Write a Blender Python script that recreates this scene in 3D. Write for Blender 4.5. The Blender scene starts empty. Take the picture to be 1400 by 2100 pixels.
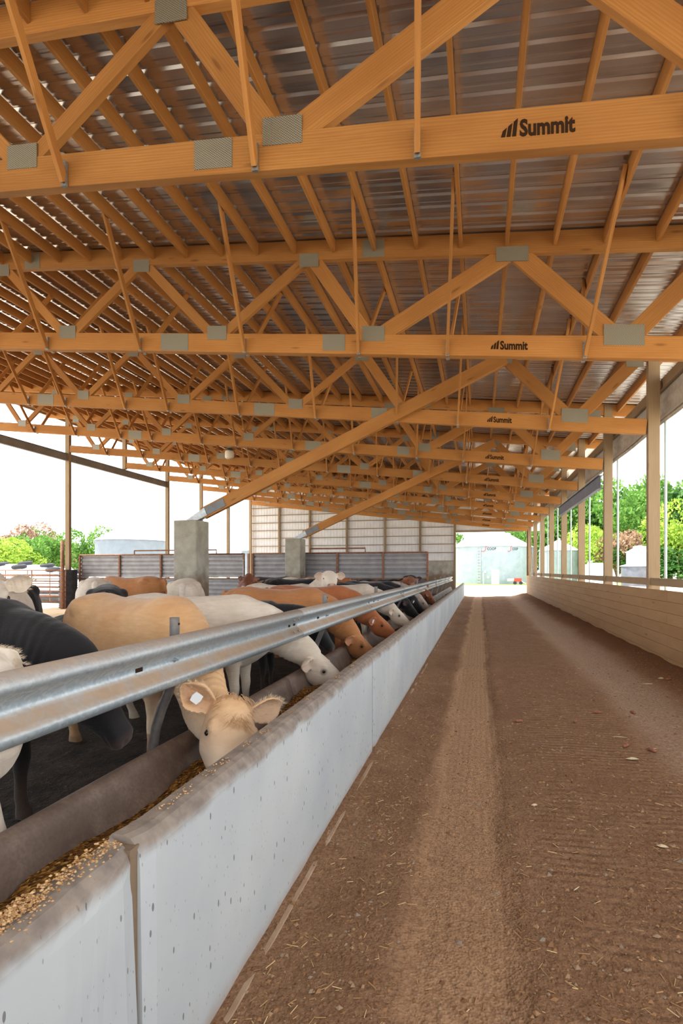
import bpy, bmesh, math, random
import numpy as np
from mathutils import Vector, Matrix, noise as mnoise

random.seed(7)
RNG = np.random.default_rng(7)
SC = bpy.context.scene
COL = SC.collection

# ------------------------------------------------------------------ camera, sky, sun, exposure
EYE = 1.77
YAW = .2585
cam_data = bpy.data.cameras.new('camera')
cam_data.sensor_fit = 'AUTO'
cam_data.sensor_width = 36.0
cam_data.lens = 1071.35 / 2100 * 36.0
cam_data.shift_y = 120 / 2100
cam_data.clip_start = .05
cam_data.clip_end = 1500
cam = bpy.data.objects.new('camera', cam_data)
COL.objects.link(cam)
cam.location = (0, 0, EYE)
cam.rotation_euler = (math.pi / 2, 0, YAW)
SC.camera = cam

world = bpy.data.worlds.new('sky')
SC.world = world
world.use_nodes = True
wn = world.node_tree
wn.nodes['Background'].inputs[0].default_value = (.93, .965, 1.0, 1)
wn.nodes['Background'].inputs[1].default_value = 3.5

sun_data = bpy.data.lights.new('sun', 'SUN')
sun_data.energy = 10.0
sun_data.angle = .01
sun_data.color = (1.0, .95, .86)
sun = bpy.data.objects.new('sun', sun_data)
COL.objects.link(sun)
sun.rotation_euler = (math.radians(-8), math.radians(-30), 0)

SC.view_settings.view_transform = 'Standard'
SC.view_settings.look = 'None'
SC.view_settings.gamma = 1.0
SC.view_settings.exposure = 0.0
SC.view_settings.use_curve_mapping = False
SC.cycles.max_bounces = 10
SC.cycles.diffuse_bounces = 6
SC.cycles.glossy_bounces = 4
SC.cycles.use_denoising = True
SC.cycles.sample_clamp_indirect = 8.0

# ------------------------------------------------------------------ helpers
def srgb(r, g, b):
    def f(c):
        c /= 255.0
        return c / 12.92 if c <= .04045 else ((c + .055) / 1.055) ** 2.4
    return (f(r), f(g), f(b), 1.0)

class NT:
    """small wrapper for building node materials"""
    def __init__(self, name, rough=.8, metallic=0.0, spec=.3):
        self.m = bpy.data.materials.new(name)
        self.m.use_nodes = True
        self.t = self.m.node_tree
        self.b = self.t.nodes['Principled BSDF']
        self.b.inputs['Roughness'].default_value = rough
        self.b.inputs['Metallic'].default_value = metallic
        self.b.inputs['Specular IOR Level'].default_value = spec
    def n(self, kind, **kw):
        nd = self.t.nodes.new(kind)
        for k, v in kw.items():
            setattr(nd, k, v)
        return nd
    def link(self, a, b):
        self.t.links.new(a, b)
    def coord(self, kind='Object'):
        return self.n('ShaderNodeTexCoord').outputs[kind]
    def attr(self, name, out='Vector'):
        a = self.n('ShaderNodeAttribute'); a.attribute_name = name
        return a.outputs[out]
    def mapping(self, vec, scale=(1, 1, 1), loc=(0, 0, 0)):
        mp = self.n('ShaderNodeMapping')
        mp.inputs['Scale'].default_value = scale
        mp.inputs['Location'].default_value = loc
        self.link(vec, mp.inputs['Vector'])
        return mp.outputs['Vector']
    def noise(self, vec, scale=5, detail=4, rough=.55, dist=0.0, out='Fac'):
        x = self.n('ShaderNodeTexNoise')
        x.inputs['Scale'].default_value = scale
        x.inputs['Detail'].default_value = detail
        x.inputs['Roughness'].default_value = rough
        x.inputs['Distortion'].default_value = dist
        self.link(vec, x.inputs['Vector'])
        return x.outputs[out]
    def voronoi(self, vec, scale=5, feature='F1', out='Distance', rand=1.0):
        x = self.n('ShaderNodeTexVoronoi')
        x.feature = feature
        x.inputs['Scale'].default_value = scale
        x.inputs['Randomness'].default_value = rand
        self.link(vec, x.inputs['Vector'])
        return x.outputs[out]
    def wave(self, vec, scale=5, dist=2, detail=2, axis='X', dscale=1.0, kind='BANDS'):
        x = self.n('ShaderNodeTexWave')
        x.wave_type = kind
        if kind == 'BANDS': x.bands_direction = axis
        x.inputs['Scale'].default_value = scale
        x.inputs['Distortion'].default_value = dist
        x.inputs['Detail'].default_value = detail
        x.inputs['Detail Scale'].default_value = dscale
        self.link(vec, x.inputs['Vector'])
        return x.outputs['Fac']
    def ramp(self, fac, stops):
        r = self.n('ShaderNodeValToRGB')
        e = r.color_ramp.elements
        while len(e) < len(stops):
            e.new(.5)
        for i, (p, c) in enumerate(stops):
            e[i].position = p
            e[i].color = c if len(c) == 4 else (*c, 1)
        self.link(fac, r.inputs['Fac'])
        return r.outputs['Color']
    def mix(self, fac, a, b, mode='MIX'):
        x = self.n('ShaderNodeMix')
        x.data_type = 'RGBA'
        x.blend_type = mode
        for sock, v in ((x.inputs['Factor'], fac), (x.inputs[6], a), (x.inputs[7], b)):
            if hasattr(v, 'is_output') or isinstance(v, bpy.types.NodeSocket):
                self.link(v, sock)
            else:
                sock.default_value = v
        return x.outputs[2]
    def math(self, op, a, b=None, clamp=False):
        x = self.n('ShaderNodeMath', operation=op)
        x.use_clamp = clamp
        for i, v in enumerate((a, b)):
            if v is None: continue
            if isinstance(v, bpy.types.NodeSocket): self.link(v, x.inputs[i])
            else: x.inputs[i].default_value = v
        return x.outputs[0]
    def maprange(self, v, a, b, c=0, d=1, smooth=False):
        x = self.n('ShaderNodeMapRange')
        if smooth: x.interpolation_type = 'SMOOTHSTEP'
        self.link(v, x.inputs[0])
        for i, q in enumerate((a, b, c, d)): x.inputs[i + 1].default_value = q
        return x.outputs[0]
    def sep(self, v):
        x = self.n('ShaderNodeSeparateXYZ'); self.link(v, x.inputs[0])
        return x.outputs
    def bump(self, h, strength=.3, dist=.01, normal=None):
        x = self.n('ShaderNodeBump')
        x.inputs['Strength'].default_value = strength
        x.inputs['Distance'].default_value = dist
        self.link(h, x.inputs['Height'])
        if normal is not None: self.link(normal, x.inputs['Normal'])
        return x.outputs['Normal']
    def base(self, c):
        if isinstance(c, bpy.types.NodeSocket): self.link(c, self.b.inputs['Base Color'])
        else: self.b.inputs['Base Color'].default_value = c
        return self
    def normal(self, n):
        self.link(n, self.b.inputs['Normal']); return self
    def rough(self, r):
        self.link(r, self.b.inputs['Roughness']); return self

class MB:
    """collects shapes and links them as ONE mesh object; per vertex grain coordinates 'gc'"""
    def __init__(self):
        self.v = []; self.f = []; self.g = []
    def add(self, verts, faces, gc=None):
        o = len(self.v)
        self.v.extend([tuple(p) for p in verts])
        self.f.extend([tuple(i + o for i in q) for q in faces])
        self.g.extend([tuple(p) for p in (gc if gc is not None else verts)])
    def box(self, x0, x1, y0, y1, z0, z1):
        self.add([(x0, y0, z0), (x1, y0, z0), (x1, y1, z0), (x0, y1, z0), (x0, y0, z1), (x1, y0, z1), (x1, y1, z1), (x0, y1, z1)],
                 [(3, 2, 1, 0), (4, 5, 6, 7), (0, 1, 5, 4), (1, 2, 6, 5), (2, 3, 7, 6), (3, 0, 4, 7)])
        return self
    def board(self, p0, p1, w, t, up=(0, 0, 1), ch=.004):
        """a sawn timber from p0 to p1: w along 'up', t across; grain runs along it"""
        p0 = Vector(p0); p1 = Vector(p1)
        d = p1 - p0; L = d.length; d.normalize()
        u = Vector(up); u = (u - d * u.dot(d)).normalized()
        s = d.cross(u)
        hw, ht = w / 2, t / 2
        prof = [(-ht + ch, -hw), (ht - ch, -hw), (ht, -hw + ch), (ht, hw - ch), (ht - ch, hw), (-ht + ch, hw), (-ht, hw - ch), (-ht, -hw + ch)]
        r1, r2, r3 = random.random() * 50, random.random() * 50, random.random() * 50
        vs, gc = [], []
        for e, q in ((0, p0), (L, p1)):
            for a, b in prof:
                vs.append(q + s * a + u * b)
                gc.append((e + r1, b + r2, a + r3))
        fs = [tuple((i, (i + 1) % 8, 8 + (i + 1) % 8, 8 + i)) for i in range(8)]
        fs.append(tuple(range(7, -1, -1))); fs.append(tuple(range(8, 16)))
        self.add(vs, fs, gc)
        return self
    def tube(self, pts, rad, n=12, cap=True):
        pts = [Vector(p) for p in pts]
        if not isinstance(rad, (list, tuple)): rad = [rad] * len(pts)
        vs, fs = [], []
        ref = None
        for i, p in enumerate(pts):
            d = (pts[min(i + 1, len(pts) - 1)] - pts[max(i - 1, 0)]).normalized()
            if ref is None:
                ref = Vector((1, 0, 0)) if abs(d.x) < .8 else Vector((0, 1, 0))
            a = (ref - d * ref.dot(d)).normalized(); b = d.cross(a); ref = a
            for k in range(n):
                th = 2 * math.pi * k / n
                vs.append(p + (a * math.cos(th) + b * math.sin(th)) * rad[i])
        for i in range(len(pts) - 1):
            for k in range(n):
                fs.append((i * n + k, i * n + (k + 1) % n, (i + 1) * n + (k + 1) % n, (i + 1) * n + k))
        if cap:
            fs.append(tuple(range(n - 1, -1, -1))); fs.append(tuple(range((len(pts) - 1) * n, len(pts) * n)))
        self.add(vs, fs)
        return self
    def lathe(self, prof, cx=0, cy=0, n=32, cap=True):
        vs = [(cx + r * math.cos(2 * math.pi * k / n), cy + r * math.sin(2 * math.pi * k / n), z) for r, z in prof for k in range(n)]
        fs = [(i * n + k, i * n + (k + 1) % n, (i + 1) * n + (k + 1) % n, (i + 1) * n + k) for i in range(len(prof) - 1) for k in range(n)]
        if cap:
            fs.append(tuple(range(n - 1, -1, -1))); fs.append(tuple(range((len(prof) - 1) * n, len(prof) * n)))
        self.add(vs, fs)
        return self
    def extrude_y(self, prof, y0, y1, closed=True, steps=1):
        """profile in XZ swept along Y"""
        n = len(prof); vs, fs = [], []
        for s in range(steps + 1):
            y = y0 + (y1 - y0) * s / steps
            vs += [(x, y, z) for x, z in prof]
        m = n if closed else n - 1
        for s in range(steps):
            for i in range(m):
                a, b = s * n + i, s * n + (i + 1) % n
                fs.append((a, b, b + n, a + n))
        if closed:
            fs.append(tuple(range(n - 1, -1, -1))); fs.append(tuple(range(steps * n, steps * n + n)))
        self.add(vs, fs)
        return self
    def build(self, name, mat, parent=None, smooth=False, local=True):
        me = bpy.data.meshes.new(name)
        base = Vector(parent.matrix_world.translation) if (parent is not None and local) else Vector((0, 0, 0))
        vs = [(a - base.x, b - base.y, c - base.z) for a, b, c in self.v]
        me.from_pydata(vs, [], self.f)
        at = me.attributes.new('gc', 'FLOAT_VECTOR', 'POINT')
        at.data.foreach_set('vector', np.array(self.g, dtype=np.float32).ravel())
        if smooth: me.polygons.foreach_set('use_smooth', [True] * len(me.polygons))
        bm = bmesh.new(); bm.from_mesh(me); bmesh.ops.recalc_face_normals(bm, faces=bm.faces); bm.to_mesh(me); bm.free()
        me.materials.append(mat)
        o = bpy.data.objects.new(name, me)
        COL.objects.link(o)
        if parent is not None: o.parent = parent
        return o
    def thing(self, name, mat, label, cat, group=None, at=None, smooth=False):
        """one mesh thing with its origin at 'at'"""
        if at is None:
            a = np.array(self.v); lo, hi = a.min(0), a.max(0)
            at = ((lo[0] + hi[0]) / 2, (lo[1] + hi[1]) / 2, lo[2])
        self.v = [(x - at[0], y - at[1], z - at[2]) for x, y, z in self.v]
        o = self.build(name, mat, None, smooth)
        o.location = at
        return tag(o, label, cat, group)

def tag(o, label, cat, group=None, kind=None):
    if label: o['label'] = label
    if cat: o['category'] = cat
    if group: o['group'] = group
    if kind: o['kind'] = kind
    return o

def thing(name, label, cat, loc=(0, 0, 0), group=None):
    o = bpy.data.objects.new(name, None)
    o.empty_display_size = .2
    COL.objects.link(o)
    o.location = loc
    o.matrix_world = Matrix.Translation(loc)
    return tag(o, label, cat, group)

def struct(o, label=None):
    o['kind'] = 'structure'
    if label: o['label'] = label
    return o

ORD = ['first', 'second', 'third', 'fourth', 'fifth', 'sixth', 'seventh', 'eighth', 'ninth', 'tenth', 'eleventh', 'twelfth', 'thirteenth',
       'fourteenth', 'fifteenth', 'sixteenth', 'seventeenth', 'eighteenth', 'nineteenth', 'twentieth', 'twenty-first', 'twenty-second',
       'twenty-third', 'twenty-fourth', 'twenty-fifth', 'twenty-sixth', 'twenty-seventh', 'twenty-eighth', 'twenty-ninth', 'thirtieth',
       'thirty-first', 'thirty-second', 'thirty-third', 'thirty-fourth', 'thirty-fifth', 'thirty-sixth', 'thirty-seventh', 'thirty-eighth']

# the barn's own measures
XR, XL = 3.08, -16.76            # truss ends
Y0, BAY = 11.183, 3.643          # truss k stands at Y0 + k*BAY
SLOPE, ZR = .121, 4.375          # chord slope, underside of the bottom chord at XR
DEPTH = 1.70                     # truss depth to the roof sheet
def TY(k): return Y0 + k * BAY
def zb(x): return ZR + SLOPE * (XR - x)
def zroof(x): return zb(x) + DEPTH
PEN = .15
def pen_z(x, y):
    t = min(1, max(0, (-x - 2.4) / 2.6)); t = t * t * (3 - 2 * t)
    return PEN + .04 * t

# ------------------------------------------------------------------ materials
def wood_mat(name, light, dark, knots=.5, rough=.7, gscale=1.0, rnd=.25):
    w = NT(name, rough, spec=.25)
    g = w.attr('gc')
    oi = w.n('ShaderNodeObjectInfo')
    off = w.n('ShaderNodeVectorMath', operation='SCALE'); w.link(oi.outputs['Location'], off.inputs[0]); off.inputs['Scale'].default_value = .37
    ad = w.n('ShaderNodeVectorMath', operation='ADD'); w.link(g, ad.inputs[0]); w.link(off.outputs[0], ad.inputs[1])
    g = ad.outputs[0]
    stretched = w.mapping(g, (.55 * gscale, 9 * gscale, 9 * gscale))
    rings = w.wave(stretched, 1.5, 7, 3, 'Y', 1.2)
    fine = w.noise(w.mapping(g, (1.5, 60, 60)), 2.5, 3)
    blot = w.noise(w.mapping(g, (.6, 2, 2)), 1.3, 3)
    c = w.ramp(rings, [(.0, tuple((a * .45 + b * .55) for a, b in zip(light, dark))), (.45, tuple((a * .35 + b * .65) for a, b in zip(dark, light))), (1, light)])
    c = w.mix(.35, c, w.ramp(fine, [(.25, dark), (.75, light)]))
    c = w.mix(w.maprange(blot, .3, .68, 0, .6), c, dark)
    kn = w.voronoi(w.mapping(g, (1.3, 5.5, 5.5)), 1.0)
    km = w.maprange(kn, .05, .13, knots, 0)
    c = w.mix(km, c, srgb(92, 48, 22))
    hs = w.n('ShaderNodeHueSaturation')
    w.link(w.maprange(oi.outputs['Random'], 0, 1, 1 - rnd / 2, 1 + rnd / 2), hs.inputs['Value'])
    w.link(c, hs.inputs['Color'])
    w.base(hs.outputs['Color'])
    w.normal(w.bump(fine, .25, .004))
    return w.m

M = {}
M['pine'] = wood_mat('pine', srgb(198, 142, 79), srgb(152, 98, 47))
M['post_wood'] = wood_mat('post_wood', srgb(168, 146, 116), srgb(132, 108, 80), .6)
M['plank_wood'] = wood_mat('plank_wood', srgb(180, 146, 106), srgb(150, 112, 74), .55, rnd=0)

def galv(name, c1, c2, rough=.42, metallic=.75, scale=40):
    w = NT(name, rough, metallic, .5)
    p = w.coord()
    v = w.voronoi(p, scale, out='Color')
    f = w.noise(p, 3, 5)
    bw = w.n('ShaderNodeRGBToBW'); w.link(v, bw.inputs[0])
    c = w.mix(bw.outputs[0], c1, c2)
    c = w.mix(w.maprange(f, .4, .75, 0, .5), c, srgb(118, 104, 88))
    w.base(c)
    w.rough(w.maprange(f, .3, .7, rough - .08, rough + .15))
    return w
M['plate'] = galv('nail_plate_steel', srgb(150, 148, 138), srgb(178, 176, 168), .5, .55).m
M['galv'] = galv('galvanised_steel', srgb(150, 158, 164), srgb(188, 196, 200), .38, .8).m
M['dark_steel'] = NT('dark_painted_steel', .55, 0, .4).base(srgb(84, 84, 88)).m

def plate_teeth():
    w = NT('toothed_nail_plate', .5, .5, .4)
    p = w.coord()
    x, y, z = w.sep(w.mapping(p, (1, 1, 1)))
    s1 = w.math('SINE', w.math('MULTIPLY', x, 260.0)); s2 = w.math('SINE', w.math('MULTIPLY', z, 330.0))
    m = w.math('MULTIPLY', s1, s2)
    c = w.ramp(w.maprange(m, -1, 1), [(.25, srgb(104, 98, 84)), (.7, srgb(172, 168, 154))])
    f = w.noise(p, 6, 3)
    w.base(w.mix(w.maprange(f, .35, .7, 0, .5), c, srgb(150, 140, 116)))
    w.normal(w.bump(m, .4, .003))
    return w.m
M['plate'] = plate_teeth()

def roof_mat():
    w = NT('galvalume_roof_sheet', .25, .85, .5)
    p = w.coord()
    f = w.noise(w.mapping(p, (.5, 3, 1)), 2.0, 4)
    c = w.mix(w.maprange(f, .3, .7), srgb(188, 184, 184), srgb(212, 208, 208))
    w.base(c)
    w.rough(w.maprange(f, .3, .7, .17, .27))
    return w.m
M['roof'] = roof_mat()

def white_concrete():
    w = NT('pale_cast_concrete', .75, spec=.3)
    p = w.coord()
    big = w.noise(p, 1.1, 4); mid = w.noise(p, 5, 5); st = w.noise(w.mapping(p, (1, 6, .5)), 2, 4)
    c = w.mix(w.maprange(big, .35, .7), srgb(172, 178, 182), srgb(189, 194, 195))
    c = w.mix(w.maprange(st, .6, .8, 0, .15), c, srgb(184, 186, 178))
    c = w.mix(w.maprange(mid, .6, .75, 0, .25), c, srgb(176, 176, 168))
    # bug holes
    vor = w.n('ShaderNodeTexVoronoi'); vor.inputs['Scale'].default_value = 17
    w.link(w.mapping(p, (1, 1.7, .6)), vor.inputs['Vector'])
    rnd = w.sep(vor.outputs['Color'])[0]
    size = w.maprange(rnd, .2, 1, 0, .15)
    hole = w.math('LESS_THAN', vor.outputs['Distance'], size)
    c = w.mix(w.math('MULTIPLY', hole, .75), c, srgb(84, 80, 74))
    vor2 = w.n('ShaderNodeTexVoronoi'); vor2.inputs['Scale'].default_value = 44
    w.link(w.mapping(p, (1, 1.8, .6)), vor2.inputs['Vector'])
    r2 = w.sep(vor2.outputs['Color'])[1]
    h2 = w.math('LESS_THAN', vor2.outputs['Distance'], w.maprange(r2, .25, 1, 0, .2))
    c = w.mix(w.math('MULTIPLY', h2, .5), c, srgb(112, 106, 96))
    # soiled upper edge
    z = w.sep(w.attr('gc'))[2]
    edge = w.math('ADD', z, w.math('MULTIPLY', w.math('SUBTRACT', mid, .5), .09))
    d = w.maprange(edge, .855, .91, 0, .85, True)
    dirt = w.mix(w.maprange(w.noise(p, 14, 4), .35, .65), srgb(108, 90, 76), srgb(146, 128, 112))
    c = w.mix(d, c, dirt)
    low = w.maprange(edge, .1, .02, 0, .5, True)
    c = w.mix(low, c, srgb(150, 118, 88))
    w.base(c)
    h = w.math('SUBTRACT', w.math('MULTIPLY', mid, .4), hole)
    w.normal(w.bump(h, .5, .008))
    return w.m
M['bunk_wall'] = white_concrete()

def brown_concrete():
    w = NT('soiled_trough_concrete', .55, spec=.4)
    p = w.coord()
    a = w.noise(p, 2.2, 5); b = w.noise(p, 9, 5); f = w.noise(p, 60, 3)
    c = w.mix(w.maprange(a, .3, .7), srgb(98, 80, 70), srgb(130, 112, 100))
    c = w.mix(w.maprange(b, .48, .72, 0, .5), c, srgb(150, 132, 116))
    c = w.mix(w.maprange(f, .35, .6, .35, 0), c, srgb(86, 70, 60))
    w.base(c)
    w.normal(w.bump(w.math('ADD', b, w.math('MULTIPLY', f, .4)), .45, .01))
    return w.m
M['trough'] = brown_concrete()

def grey_concrete():
    w = NT('grey_pier_concrete', .85, spec=.2)
    p = w.coord()
    a = w.noise(p, 3, 5); f = w.noise(p, 40, 4)
    c = w.mix(w.maprange(a, .3, .7), srgb(146, 142, 128), srgb(182, 178, 164))
    c = w.mix(w.maprange(f, .55, .7, 0, .4), c, srgb(112, 106, 92))
    z = w.sep(w.attr('gc'))[2]
    d = w.maprange(w.math('ADD', z, w.math('MULTIPLY', a, .9)), 2.25, 1.75, 0, .75, True)
    c = w.mix(d, c, srgb(116, 88, 62))
    w.base(c)
    w.normal(w.bump(w.math('ADD', a, f), .4, .012))
    return w.m
M['pier'] = grey_concrete()

def dirt_mat():
    w = NT('packed_dirt', .95, spec=.12)
    p = w.coord('Object')
    x, y, z = w.sep(p)
    big = w.noise(p, .8, 4); mid = w.noise(p, 5, 5); fine = w.noise(p, 38, 5, .7); grit = w.voronoi(p, 70)
    jit = w.math('MULTIPLY', w.math('SUBTRACT', w.noise(w.mapping(p, (1, .35, 1)), 2.2, 4), .5), .35)
    xs = w.math('ADD', x, jit)
    def band(a, b, e):
        return w.math('MULTIPLY', w.maprange(xs, a - e, a + e, 0, 1, True), w.maprange(xs, b - e, b + e, 1, 0, True))
    c = w.mix(w.maprange(big, .3, .7), srgb(142, 108, 81), srgb(163, 127, 98))
    c = w.mix(w.maprange(mid, .4, .7, 0, .5), c, srgb(130, 94, 68))
    lt = band(-.36, .17, .08)
    c = w.mix(w.math('MULTIPLY', w.math('MULTIPLY', lt, w.maprange(y, 1.0, 6.5, .22, .68)), 1.0), c, w.mix(mid, srgb(184, 147, 112), srgb(198, 162, 126)))
    rt = band(1.68, 2.4, .18)
    c = w.mix(w.math('MULTIPLY', rt, .75), c, w.mix(mid, srgb(168, 142, 120), srgb(186, 160, 138)))
    bank = w.maprange(xs, 2.4, 2.65, 0, .7, True)
    c = w.mix(bank, c, w.mix(mid, srgb(122, 82, 52), srgb(146, 104, 70)))
    c = w.mix(w.maprange(fine, .38, .6, .55, 0), c, srgb(100, 70, 50))
    vc = w.n('ShaderNodeTexVoronoi'); vc.inputs['Scale'].default_value = 48; w.link(p, vc.inputs['Vector'])
    r = w.sep(vc.outputs['Color'])[0]
    peb = w.math('LESS_THAN', vc.outputs['Distance'], w.maprange(r, .62, 1, 0, .34))
    c = w.mix(w.math('MULTIPLY', peb, .55), c, w.mix(w.sep(vc.outputs['Color'])[1], srgb(176, 138, 96), srgb(150, 128, 108)))
    w.base(c)
    # tyre tread: cross ridges on the right of the middle, fine lines in the pale wheel track
    tr1 = w.wave(w.mapping(p, (.3, 1, 1)), 3.9, 3.0, 3, 'Y', 1.6)
    m1 = w.math('MULTIPLY', band(.4, 1.5, .25), w.maprange(big, .35, .6))
    tr2 = w.wave(p, 5.5, .6, 2, 'X', 1.0)
    h = w.math('ADD', w.math('MULTIPLY', w.math('MULTIPLY', tr1, m1), .95), w.math('MULTIPLY', w.math('MULTIPLY', tr2, lt), .06))
    h = w.math('ADD', h, w.math('MULTIPLY', w.math('ADD', w.math('MULTIPLY', mid, 1.5), w.math('ADD', w.math('MULTIPLY', fine, .4), w.math('MULTIPLY', w.noise(p, 16, 5, .7), .9))), w.maprange(w.math('MAXIMUM', lt, rt), 0, 1, 1, .22)))
    h = w.math('ADD', h, w.math('MULTIPLY', peb, .35))
    h = w.math('ADD', h, w.math('MULTIPLY', grit, .2))
    w.normal(w.bump(h, .9, .036))
    return w.m
M['dirt'] = dirt_mat()

def manure():
    w = NT('dark_pen_manure', .9, spec=.25)
    p = w.coord()
    a = w.noise(p, 4, 6, .65); b = w.noise(p, 25, 4)
    x, y, z = w.sep(p)
    c = w.mix(w.maprange(a, .35, .65), srgb(22, 18, 15), srgb(56, 46, 37))
    c = w.mix(w.maprange(b, .6, .75, 0, .5), c, srgb(116, 98, 78))
    far = w.maprange(x, -12.5, -15.5, 0, .8, True)  # sunlight on the outer pen floor, mixed into the manure colour
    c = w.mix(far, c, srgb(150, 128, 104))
    w.base(c)
    w.normal(w.bump(w.math('ADD', a, w.math('MULTIPLY', b, .3)), .9, .07))
    return w.m
M['manure'] = manure()

def simple(name, c1, c2, scale=4, rough=.8, metallic=0.0, bump=.2, bd=.01, spec=.3):
    w = NT(name, rough, metallic, spec)
    p = w.coord()
    a = w.noise(p, scale, 5)
    w.base(w.mix(w.maprange(a, .3, .7), c1, c2))
    if bump: w.normal(w.bump(a, bump, bd))
    return w.m
M['gravel'] = simple('outdoor_gravel', srgb(196, 184, 162), srgb(222, 212, 192), .6, .95)
M['grass'] = simple('mown_grass', srgb(120, 150, 60), srgb(160, 180, 84), 2, .95)
M['footing'] = simple('dirt_covered_footing', srgb(150, 118, 92), srgb(176, 152, 130), 6, .95)
M['shoe'] = simple('dull_grey_steel', srgb(112, 116, 120), srgb(132, 136, 140), 4, .6, .3, 0)
M['rust'] = simple('rusty_pipe', srgb(122, 82, 62), srgb(158, 116, 92), 14, .75)
M['sheet'] = simple('grey_gate_sheet', srgb(134, 132, 134), srgb(158, 156, 156), 3, .5, .35, 0)
M['white_panel'] = simple('white_wall_sheet', srgb(224, 224, 226), srgb(238, 238, 238), 2, .5, 0, 0)
M['curtain'] = simple('grey_curtain_fabric', srgb(170, 162, 150), srgb(196, 188, 176), 8, .85, 0, .3, .02)
M['bin_steel'] = simple('bin_steel', srgb(138, 149, 160), srgb(154, 165, 175), 1.5, .5, .2, 0)
M['bin_roof'] = simple('bin_roof_steel', srgb(222, 226, 230), srgb(234, 236, 238), 1.5, .45, .25, 0)
M['pale_tank'] = simple('pale_tank_steel', srgb(112, 122, 132), srgb(124, 134, 144), 1.5, .6, .0, 0)
M['white'] = simple('white_paint', srgb(232, 232, 230), srgb(240, 240, 240), 2, .6, 0, 0)
M['dark_tank'] = simple('dark_grey_tank', srgb(92, 96, 106), srgb(112, 116, 126), 2, .5, 0, 0)
M['culvert'] = simple('black_plastic_pipe', srgb(44, 45, 48), srgb(70, 70, 72), 6, .45, 0, .1)
M['pipe_post'] = simple('worn_pipe_steel', srgb(92, 92, 96), srgb(132, 126, 120), 12, .5, .5, .1)
M['ink'] = NT('black_ink', .8, 0, .1).base(srgb(50, 34, 22)).m
M['red_paint'] = NT('red_paint', .6).base(srgb(196, 70, 60)).m
M['grey_ink'] = NT('grey_lettering', .7).base(srgb(54, 62, 74)).m
M['tyre'] = NT('tyre_rubber', .8).base(srgb(52, 52, 56)).m
M['tarp'] = simple('white_silage_tarp', srgb(226, 226, 226), srgb(240, 240, 240), 1, .6, 0, 0)
M['lamp_glass'] = NT('frosted_lamp_glass', .35).base(srgb(232, 224, 206)).m
M['plastic_white'] = NT('white_plastic', .4).base(srgb(236, 238, 240)).m
M['pvc'] = NT('white_pvc_pipe', .35).base(srgb(196, 212, 210)).m
M['bark'] = simple('bark', srgb(92, 74, 58), srgb(126, 108, 90), 6, .9)
M['eye'] = NT('dark_eye', .12, 0, .5).base(srgb(22, 16, 14)).m
M['steel_beam'] = simple('weathered_steel_beam', srgb(116, 110, 104), srgb(134, 128, 122), 2, .7, .0, 0)
M['blue_beam'] = simple('grey_painted_beam', srgb(108, 112, 124), srgb(124, 128, 140), 2, .55, .1, 0)

def feed_mat():
    w = NT('grain_feed', .9, spec=.15)
    p = w.coord()
    v = w.n('ShaderNodeTexVoronoi'); v.inputs['Scale'].default_value = 60; w.link(p, v.inputs['Vector'])
    r = w.sep(v.outputs['Color'])[0]
    c = w.ramp(r, [(0, srgb(74, 48, 22)), (.4, srgb(116, 78, 34)), (.75, srgb(150, 104, 46)), (1, srgb(196, 150, 82))])
    w.base(c); w.normal(w.bump(v.outputs['Distance'], .9, .02))
    return w.m
M['feed'] = feed_mat()
def crumb_mat():
    w = NT('dry_feed_crumbs', .9, spec=.15)
    v = w.attr('gc')
    r = w.sep(v)[0]
    w.base(w.ramp(r, [(0, srgb(150, 112, 74)), (.5, srgb(190, 150, 104)), (1, srgb(214, 180, 134))]))
    return w.m
M['crumbs'] = crumb_mat()
def pebble_mat():
    w = NT('pebbles', .9, spec=.15)
    r = w.sep(w.attr('gc'))[0]
    w.base(w.ramp(r, [(0, srgb(112, 78, 54)), (.4, srgb(150, 112, 78)), (.75, srgb(160, 130, 98)), (1, srgb(140, 126, 112))]))
    return w.m
M['pebbles'] = pebble_mat()
def straw_mat():
    w = NT('straw', .85, spec=.2)
    r = w.sep(w.attr('gc'))[0]
    w.base(w.ramp(r, [(0, srgb(142, 106, 70)), (.6, srgb(182, 146, 100)), (1, srgb(214, 186, 140))]))
    return w.m
M['straw'] = straw_mat()
M['cob'] = simple('red_corn_cob', srgb(138, 84, 66), srgb(174, 120, 96), 40, .9)
M['husk'] = simple('dry_husk', srgb(190, 170, 136), srgb(216, 200, 170), 12, .9)

def leaf_mat(name, c1, c2, c3):
    w = NT(name, .6, spec=.25)
    r = w.sep(w.attr('gc'))[0]
    c = w.ramp(r, [(0, c1), (.5, c2), (1, c3)])
    w.base(c)
    tr = w.n('ShaderNodeBsdfTranslucent'); w.link(c, tr.inputs['Color'])
    mx = w.n('ShaderNodeMixShader'); mx.inputs[0].default_value = .4
    out = w.t.nodes['Material Output']
    w.link(w.b.outputs[0], mx.inputs[1]); w.link(tr.outputs[0], mx.inputs[2]); w.link(mx.outputs[0], out.inputs[0])
    return w.m
M['leaf_dark'] = leaf_mat('dark_green_leaves', srgb(44, 84, 36), srgb(66, 110, 48), srgb(96, 138, 66))
M['leaf_mid'] = leaf_mat('mid_green_leaves', srgb(70, 114, 44), srgb(100, 146, 62), srgb(134, 172, 84))
M['leaf_lime'] = leaf_mat('lime_green_leaves', srgb(116, 150, 48), srgb(150, 180, 66), srgb(184, 204, 96))
M['leaf_dry'] = leaf_mat('brown_dry_leaves', srgb(132, 100, 84), srgb(166, 132, 112), srgb(192, 162, 136))

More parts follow.
